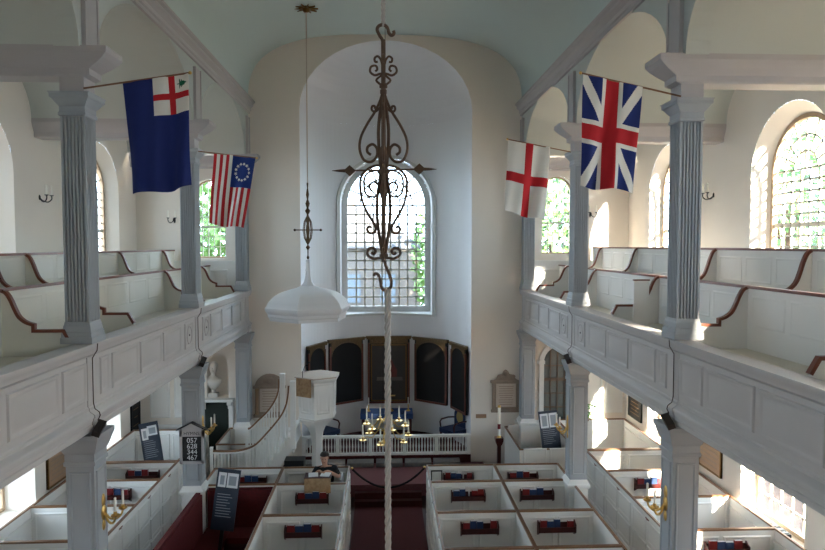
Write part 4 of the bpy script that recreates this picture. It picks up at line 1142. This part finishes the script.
text('HYMNS',.085,(-3.53,y-.043,2.53),'black',t,'heading')
for i,num_ in enumerate(('057','628','344','467')): text(num_,.125,(-3.53,y-.024,2.385-.105*i),'paper',t,'numerals')
def info_panel(cx,cy,zb,w,h,lean,yaw,label,pics,foot):
    t=thing('information_board',(cx,cy,0 if foot else zb),label,'information panel')
    mt=Matrix.Translation((cx,cy,zb))@Matrix.Rotation(yaw,4,'Z')@Matrix.Rotation(lean,4,'Y')@Matrix.Rotation(R(-8),4,'X')
    m=MB(); m.box(-w/2,w/2,-.012,.012,0,h); m.xform(mt).build('board','panelblue',t)
    for a,b,c,d in pics:
        m=MB(); m.box(-w/2+a*w,-w/2+b*w,-.015,-.012,c*h,d*h); m.xform(mt).build('picture','paper',t)
        m=MB(); m.box(-w/2+(a+.08)*w,-w/2+(b-.08)*w,-.017,-.015,(c+.04)*h,(d-.05)*h); m.xform(mt).build('drawing','greytext',t)
    m=MB()
    for i in range(9):
        z=.58-i*.045; m.box(-w/2+.12*w,-w/2+(.55+.3*random.random())*w,-.014,-.012,z*h,(z+.010)*h)
    m.xform(mt).build('printed_lines','greytext',t)
    m=MB(); m.box(-.03,.03,.014,.05,-zb+foot if foot else -.0,h*.7); m.xform(mt).build('stand_post','black',t)
info_panel(-2.85,10.9,1.06,.40,1.03,R(6),R(-4),'dark blue information panel with two white drawings standing in the red pew',[(.08,.42,.70,.94),(.46,.94,.70,.94)],.22)
info_panel(-4.98,13.75,1.20,.42,.95,R(-12),R(-4),'dark blue information panel tilted behind the wall pew under the shaded gallery',[(.10,.42,.62,.88),(.42,.92,.70,.92)],.22)
info_panel(3.90,14.75,1.05,.46,.98,R(-5),R(3),'dark blue information panel leaning in the corner pew below the arched window',[(.06,.48,.60,.94),(.52,.96,.60,.94)],.22)

# ------------------------------------------------------------------ sconces
def brass_sconce(s,y,label,zc=2.80):
    t=thing('brass_sconce',(s*3.40,y,zc-.25),label,'sconce','brass candle sconces on the pillars')
    X=3.40
    m=MB()
    for r,z,k in ((.05,zc+.12,1.5),(.065,zc-.02,1.3),(.045,zc-.17,1.4)): m.sphere((X-.005,y,z),r*1.15,10,(.4,.8,k))
    m.mirror(s).build('backplate','brass',t)
    for d in (-1,1):
        pts=[(0,0),(.06,-.08),(.13,-.10),(.18,-.05),(.17,.02),(.13,.03)]
        arm=smooth_path([(0,-.02),(.05,-.10),(.12,-.13),(.18,-.09),(.20,-.02)])
        p=[(X-.02-q*.85,y+d*q*.55-.0,zc+h) for q,h in arm]; a=MB(); a.tube(p,.014,6)
        e=p[-1]; a.lathe([(.0,-.03),(.02,-.02),(.05,0),(.052,.01),(.02,.012),(.02,.05),(.014,.05)],e,10)
        o=a.mirror(s).build('arm','brass',t)
        MB().lathe([(.015,.05),(.015,.21),(.004,.22)],e,8).mirror(s).build('candle','candle',o)
brass_sconce(1,7.58,'brass two candle sconce on the near pillar under the sunny gallery')
brass_sconce(-1,7.62,'brass two candle sconce on the near pillar under the shaded gallery')
brass_sconce(1,11.78,'brass candle sconce on the pillar standing in the white pews',2.55)
brass_sconce(-1,11.78,'brass candle sconce on the pillar with the hymn board',2.62)
def iron_sconce(p,n,label):
    p=Vector(p); n=Vector(n); u=Vector((0,0,1)).cross(n)
    t=thing('wall_sconce',p,label,'sconce','small iron sconces on the gallery walls')
    m=MB(); m.sphere(p,.05,8,(.5,.5,1)); m.build('backplate','black',t)
    for d in (-1,1):
        a=MB(); pts=[p+n*q+u*(d*q*.5)+Vector((0,0,h)) for q,h in smooth_path([(0,0),(.05,-.06),(.12,-.08),(.17,-.03),(.17,.03)])]
        a.tube(pts,.011,6); a.lathe([(0,-.01),(.035,0),(.035,.012),(.014,.015)],pts[-1],8); o=a.build('arm','black',t)
        MB().lathe([(.017,.01),(.017,.18),(.004,.19)],pts[-1],8).build('candle','candle',o)
iron_sconce((-XW,11.75,6.80),(1,0,0),'black two candle sconce on the shaded gallery wall behind the blue flag column')
iron_sconce((XW,11.95,6.90),(-1,0,0),'black two candle sconce on the sunny gallery wall by the big window')
iron_sconce((-5.28,YB,6.58),(0,-1,0),'black sconce on the end wall below the blue flag')
iron_sconce((5.22,YB,6.74),(0,-1,0),'black sconce on the end wall below the union flag')

# ------------------------------------------------------------------ loudspeakers with cables up the gallery front
for s,y,lab in ((1,7.42,'dark loudspeaker on the near pillar under the sunny gallery'),(-1,7.42,'dark loudspeaker on the near pillar under the shaded gallery'),
                (1,11.62,'dark loudspeaker on the pillar in the white pews'),(-1,11.62,'dark loudspeaker on the hymn board pillar')):
    t=thing('loudspeaker',(s*3.36,y,3.62),lab,'loudspeaker','loudspeakers under the galleries')
    m=MB(); rt=Matrix.Rotation(R(25),3,'X')@Matrix.Rotation(R(-25),3,'Y'); m.obox((3.325,y-.02,3.85),.045,.10,.04,rt); m.mirror(s).build('cabinet','speaker',t)
    path=[(3.345,y+.06,3.82),(3.38,y+.10,3.86),(3.385,y+.10,3.92),(3.36,y+.10,3.97),(3.37,y+.10,4.01),(3.42,y+.10,4.05),(3.435,y+.1,4.12),(3.435,y+.1,4.64),(3.38,y+.1,4.73),(3.372,y+.1,4.81)]
    m=MB(); m.tube(path,.006,6); m.mirror(s).build('cable','cable',t)

# ------------------------------------------------------------------ reading desk, person
t=thing('reading_desk',(-1.31,11.93,1.48),'gold brocade covered reading desk fixed on the pew rail in front of the person','reading desk')
mt=Matrix.Translation((-1.31,11.93,1.585))@Matrix.Rotation(R(6),4,'X')
m=MB(); m.box(-.25,.25,-.10,.13,.0,.03); m.xform(mt).build('desk_top','rack',t)
MB().box(-1.555,-1.065,11.81,11.825,1.32,1.595).build('hanging_cloth','gold',t)
m=MB(); m.box(-1.36,-1.26,11.95,12.05,1.2,1.58); m.build('support','rack',t)
def sheet(x,y,z,rot,label):
    mt=Matrix.Translation((x,y,z))@Matrix.Rotation(rot,4,'Z')@Matrix.Rotation(R(6),4,'X')
    m=MB(); m.box(-.09,.09,-.085,.085,0,.006); m.xform(mt); tag(m.build('paper_sheet','paper'),label,'paper')
sheet(-1.40,11.95,1.621,R(8),'white paper sheet on the desk nearer the pulpit')
sheet(-1.17,11.955,1.622,R(-10),'white paper sheet on the desk nearer the centre aisle')
m=MB(); m.obox((-.86,12.35,1.18),.012,.20,.26,Matrix.Rotation(R(-8),3,'Y')); tag(m.build('white_board','paper'),'white board leaning inside the front pew beside the aisle','board')
m=MB(); m.box(-2.06,-1.72,13.05,13.4,1.0,1.5)
t=thing('black_case',(-1.9,13.2,0),'dark equipment case on a stand behind the front pew below the pulpit','case')
MB().box(-2.12,-1.72,13.05,13.35,1.28,1.52).build('case_body','black',t); m=MB(); m.box(-2.0,-1.84,13.1,13.3,0,1.28); m.build('stand','black',t)

def skin(name, verts, edges, radii, mname, parent, root=0, sub=2):
    off=wloc(parent)
    me=bpy.data.meshes.new(name); me.from_pydata([tuple(Vector(v)-off) for v in verts],edges,[]); o=bpy.data.objects.new(name,me); COL.objects.link(o)
    md=o.modifiers.new('skin','SKIN'); md.use_smooth_shade=True
    for i,r in enumerate(radii):
        r2=r if isinstance(r,tuple) else (r,r); o.data.skin_vertices[0].data[i].radius=r2; o.data.skin_vertices[0].data[i].use_root=(i==root)
    sb=o.modifiers.new('sub','SUBSURF'); sb.levels=sub; sb.render_levels=sub
    dg=bpy.context.evaluated_depsgraph_get(); dg.update()
    m2=bpy.data.meshes.new_from_object(o.evaluated_get(dg)); bpy.data.objects.remove(o)
    m2.materials.clear(); m2.materials.append(M[mname]); m2.polygons.foreach_set('use_smooth',[True]*len(m2.polygons))
    o=bpy.data.objects.new(name,m2); COL.objects.link(o); o.parent=parent; return o
def skin_top(name, *a, **k): pass
pX,pY,pF=-1.20,12.36,.20
per=thing('person',(pX,pY,pF),'person in a black short sleeved shirt bending over papers at the reading desk','person')
V=[];E=[];Rr=[]
def sv(p,r,link=None):
    V.append((pX+p[0],pY+p[1],pF+p[2])); Rr.append(r); i=len(V)-1
    if link is not None: E.append((link,i))
    return i
pel=sv((0,.10,.92),(.15,.11)); sp1=sv((0,.09,1.08),(.135,.10),pel); sp2=sv((0,.04,1.24),(.15,.105),sp1); chst=sv((0,-.01,1.36),(.14,.10),sp2)
nk=sv((-.01,-.05,1.45),.055,chst); nk2=sv((-.015,-.08,1.51),.05,nk)
hd=sv((-.02,-.10,1.58),(.068,.078),nk2); hd2=sv((-.02,-.085,1.66),(.075,.09),hd); hd3=sv((-.02,-.06,1.715),(.05,.06),hd2)
for sx_ in (-1,1):
    sh=sv((sx_*.17,-.02,1.385),.065,chst); ub=sv((sx_*.22,-.03,1.30),.055,sh); el=sv((sx_*.27,-.09,1.25),.042,ub)
    if sx_<0: wr=sv((-.12,-.24,1.43),.030,el); dirx=.6
    else: wr=sv((.06,-.25,1.43),.030,el); dirx=-.6
    pm=sv((V[wr][0]-pX+dirx*.05,V[wr][1]-pY-.035,V[wr][2]-pF+.012),(.03,.018),wr)
    b=V[pm]; b=(b[0]-pX,b[1]-pY,b[2]-pF)
    for k,(ln) in enumerate((.055,.062,.058,.045)):
        o_=(k-1.5)*.017
        f0=sv((b[0]+dirx*.04-o_*.5,b[1]-.03+o_*.9*-dirx,b[2]+.004),.009,pm); f1=sv((b[0]+dirx*(.04+ln*.55)-o_*.5,b[1]-.03-ln*.5+o_*.9*-dirx,b[2]-.002),.008,f0); sv((b[0]+dirx*(.04+ln)-o_*.5,b[1]-.03-ln*.8+o_*.9*-dirx,b[2]-.018),.0065,f1)
    t0=sv((b[0],b[1]-.03,b[2]+.02),.010,pm); sv((b[0]+dirx*.015,b[1]-.06,b[2]+.015),.008,t0)
    hp=sv((sx_*.10,.10,.84),.085,pel); kn=sv((sx_*.11,.07,.48),.058,hp); an=sv((sx_*.11,.10,.09),.042,kn); sv((sx_*.12,-.08,.035),.035,an)
body=skin('body',V,E,Rr,'skin',per)
# shirt
V2=[];E2=[];R2=[]
def s2(p,r,link=None):
    V2.append((pX+p[0],pY+p[1],pF+p[2])); R2.append(r); i=len(V2)-1
    if link is not None: E2.append((link,i))
    return i
a=s2((0,.10,.84),(.165,.125)); b=s2((0,.09,1.06),(.155,.12),a); c=s2((0,.04,1.24),(.17,.125),b); d=s2((0,-.012,1.375),(.16,.125),c); s2((-.008,-.045,1.445),(.088,.082),d)
for sx_ in (-1,1):
    e=s2((sx_*.175,-.02,1.39),.078,d); f=s2((sx_*.225,-.03,1.30),.068,e); s2((sx_*.252,-.065,1.265),.062,f)
skin('shirt',V2,E2,R2,'shirt',per)
V3=[];E3=[];R3=[]
for p,r,l in (((0,.10,.90),(.16,.12),None),((-.10,.10,.82),.10,0),((-.11,.07,.48),.074,1),((-.11,.10,.11),.06,2),((.10,.10,.82),.10,0),((.11,.07,.48),.074,4),((.11,.10,.11),.06,5)):
    V3.append((pX+p[0],pY+p[1],pF+p[2])); R3.append(r)
    if l is not None: E3.append((l,len(V3)-1))
skin('trousers',V3,E3,R3,'trouser',per)
m=MB(); hc=Vector((pX-.02,pY-.06,pF+1.675)); m.sphere(hc,.10,14,(.9,1.0,.80))
m.v=[v for v in m.v]
for v in m.v:
    if v.z<hc.z-.005 and v.y<hc.y+.01: v.z=hc.z+.01+ (v.z-hc.z)*.1; 
m.build('hair','hair',per,smooth=80)
for sx_ in (-1,1):
    m=MB(); m.sphere((pX-.02+sx_*.026,pY-.165,pF+1.632),.0085,8); m.build('eye','eye',per)
    m=MB(); m.sphere((pX-.02+sx_*.078,pY-.08,pF+1.63),.022,8,(.4,.7,1.2)); m.build('ear','skin',per)
m=MB(); m.sphere((pX-.02,pY-.182,pF+1.605),.016,8,(.8,1,1.5)); m.build('nose','skin',per)
m=MB(); m.sphere((pX-.02,pY-.170,pF+1.565),.018,8,(1.3,.5,.35)); m.build('mouth','flesh',per)

# ------------------------------------------------------------------ odds and ends
t=thing('black_box',(6.25,9.72,1.29),'small black boxes bound in white on the sunny window sill','box')
m=MB(); m.box(6.12,6.26,9.48,9.78,1.305,1.45); m.box(6.13,6.25,9.80,9.98,1.305,1.42); m.build('case','black',t)
m=MB(); m.box(6.115,6.265,9.56,9.58,1.306,1.453); m.box(6.115,6.265,9.68,9.70,1.306,1.453); m.box(6.125,6.255,9.88,9.90,1.306,1.424); m.build('white_strap','paper',t)
t=thing('folded_banner',(-5.7,15.3,5.54),'rolled grey and white banner lying on the far ledge of the shaded gallery','banner')
m=MB(); m.tube([(-6.10,14.55,5.60),(-6.10,14.95,5.61),(-6.10,15.45,5.60)],[.05,.062,.05],8); m.build('roll','stone',t); m=MB(); m.tube([(-6.10,14.45,5.60),(-6.10,14.58,5.60)],.056,8); m.tube([(-6.1,14.7,5.605),(-6.1,14.85,5.61)],.063,8); m.build('white_fold','paper',t)
# potted plant on the sunny sill
t=thing('potted_plant',(5.13,16.05,1.43),'green leafy plant on the ledge beside the pillar in the bright corner','plant')
MB().lathe([(.07,1.432),(.09,1.52),(.08,1.52),(0,1.51)],(5.13,16.08,0),12).build('pot','stone',t)
m=MB()
for k in range(70):
    a=random.uniform(0,2*PI); r=random.uniform(.02,.24); z=1.50+random.uniform(.0,.40); c=Vector((5.13+r*math.cos(a),16.0+.5*r*math.sin(a)-.04,z)); d=Vector((math.cos(a),math.sin(a)*.5,random.uniform(-.3,.5)))*.06; e=Vector((-math.sin(a),math.cos(a),.3))*.03
    m.add([c-d,c+e,c+d,c-e],[(0,1,2,3)])
m.build('foliage','plant',t,smooth=0,recalc=False)

# ------------------------------------------------------------------ outdoors
struct(MB().box(-40,40,-30,60,-.35,-.12).build('ground','grass'))
def tree(x,y,h,r,label,mt,n=1500):
    t=thing('tree',(x,y,-.12),label,'tree','trees outside the windows')
    m=MB(); m.tube([(x,y,-.12),(x+.1,y,h*.35),(x,y+.1,h*.7)],[.22,.16,.06],8)
    for k in range(5):
        a=k*1.3; m.tube([(x+.05,y,h*.35+k*.3),(x+r*.6*math.cos(a),y+r*.6*math.sin(a),h*.6+k*.3)],[.08,.02],6)
    m.build('trunk','bark',t)
    m=MB()
    for k in range(n):
        while True:
            p=Vector((random.uniform(-1,1),random.uniform(-1,1),random.uniform(-1,1)))
            if .35<p.length<1: break
        c=Vector((x,y,h*.66))+Vector((p.x*r,p.y*r,p.z*h*.36)); u=Vector((random.gauss(0,1),random.gauss(0,1),random.gauss(0,1))).normalized(); v=u.orthogonal().normalized(); q=.13+.1*random.random()
        m.add([c-u*q,c+v*q*.6,c+u*q,c-v*q*.6],[(0,1,2,3)])
    m.build('foliage',mt,t,smooth=0,recalc=False)
tree(13.5,15.5,9.5,2.6,'bright green tree seen through the big window of the union flag gallery','leafA')
tree(12.0,18.6,10,2.6,'bright green tree standing farther off beyond the big window of the union flag gallery','leafB')
tree(15.5,23.5,11,3.2,'tallest green tree far beyond the big window of the union flag gallery','leafA')
tree(-5.6,21.5,8.0,1.9,'green tree seen through the end window beside the striped flag','leafA')
tree(5.6,21.5,8.5,1.9,'green tree seen through the end window beside the red cross flag','leafB')
tree(2.3,27.0,8.0,1.2,'green tree at the edge of the tall apse window','leafA',900)
t=thing('stone_house',(-.6,31,-.12),'pale grey stone house seen through the tall apse window','house')
m=MB(); m.box(-5,1.6,29.5,34,-.12,5.8); m.build('wall','housestone',t)
m=MB(); m.prism([(-5.3,5.8),(-1.7,8.0),(1.9,5.8)],'y',29.3,34.2); m.build('roof','slate',t)
for x in (-1.5,0.1):
    for z in (3.3,):
        m=MB(); m.box(x-.35,x+.35,29.44,29.5,z,z+1.3); m.build('window','houseglass',t)
t=thing('brick_building',(10.5,17,-.12),'red brick building seen through the low sunny window','building')
m=MB(); m.box(10.2,10.9,9,26,-.12,2.2); m.build('wall','brick',t)
for y in (13,15.2,17.4,19.6):
    m=MB(); m.box(10.14,10.2,y-.5,y+.5,.5,1.8); m.build('window','houseglass',t)

# ------------------------------------------------------------------ light
W=bpy.data.worlds.new('World'); SC.world=W; W.use_nodes=True
bg=W.node_tree.nodes['Background']; bg.inputs[0].default_value=(.65,.82,1.0,1); bg.inputs[1].default_value=7.8
sl=bpy.data.lights.new('sun','SUN'); sl.energy=70; sl.angle=R(2.5); sl.color=(1,.88,.72)
so=bpy.data.objects.new('sun',sl); COL.objects.link(so)
so.rotation_euler=Vector((-.33,.80,-.33)).to_track_quat('-Z','Y').to_euler(); so.location=(14,-10,18)
for i,(p,n,w,h) in enumerate(portals):
    al=bpy.data.lights.new('window_portal','AREA'); al.shape='RECTANGLE'; al.size=w; al.size_y=h; al.cycles.is_portal=True
    ao=bpy.data.objects.new('window_portal',al); COL.objects.link(ao); ao.location=p
    ao.rotation_euler=Vector(n).to_track_quat('-Z','Z' if abs(n[2])<.5 else 'Y').to_euler()
    # align size_y with world z
    q=Vector(n).to_track_quat('-Z','Y'); ao.rotation_euler=q.to_euler()

# ------------------------------------------------------------------ camera
cam=bpy.data.cameras.new('camera'); cam.sensor_width=36; cam.lens=640/825*36; cam.clip_start=.05; cam.clip_end=200
co=bpy.data.objects.new('camera',cam); COL.objects.link(co); co.location=(-.05,0,5.95)
th_,ph_=R(2.5024),R(2.6838)
fw=Vector((math.sin(th_)*math.cos(ph_),math.cos(th_)*math.cos(ph_),-math.sin(ph_)))
co.rotation_euler=fw.to_track_quat('-Z','Y').to_euler()
SC.camera=co
vs_=SC.view_settings; vs_.view_transform='Standard'; vs_.look='None'; vs_.gamma=1; vs_.exposure=0.92; vs_.use_curve_mapping=False
SC.cycles.max_bounces=10; SC.cycles.diffuse_bounces=6; SC.cycles.transparent_max_bounces=12
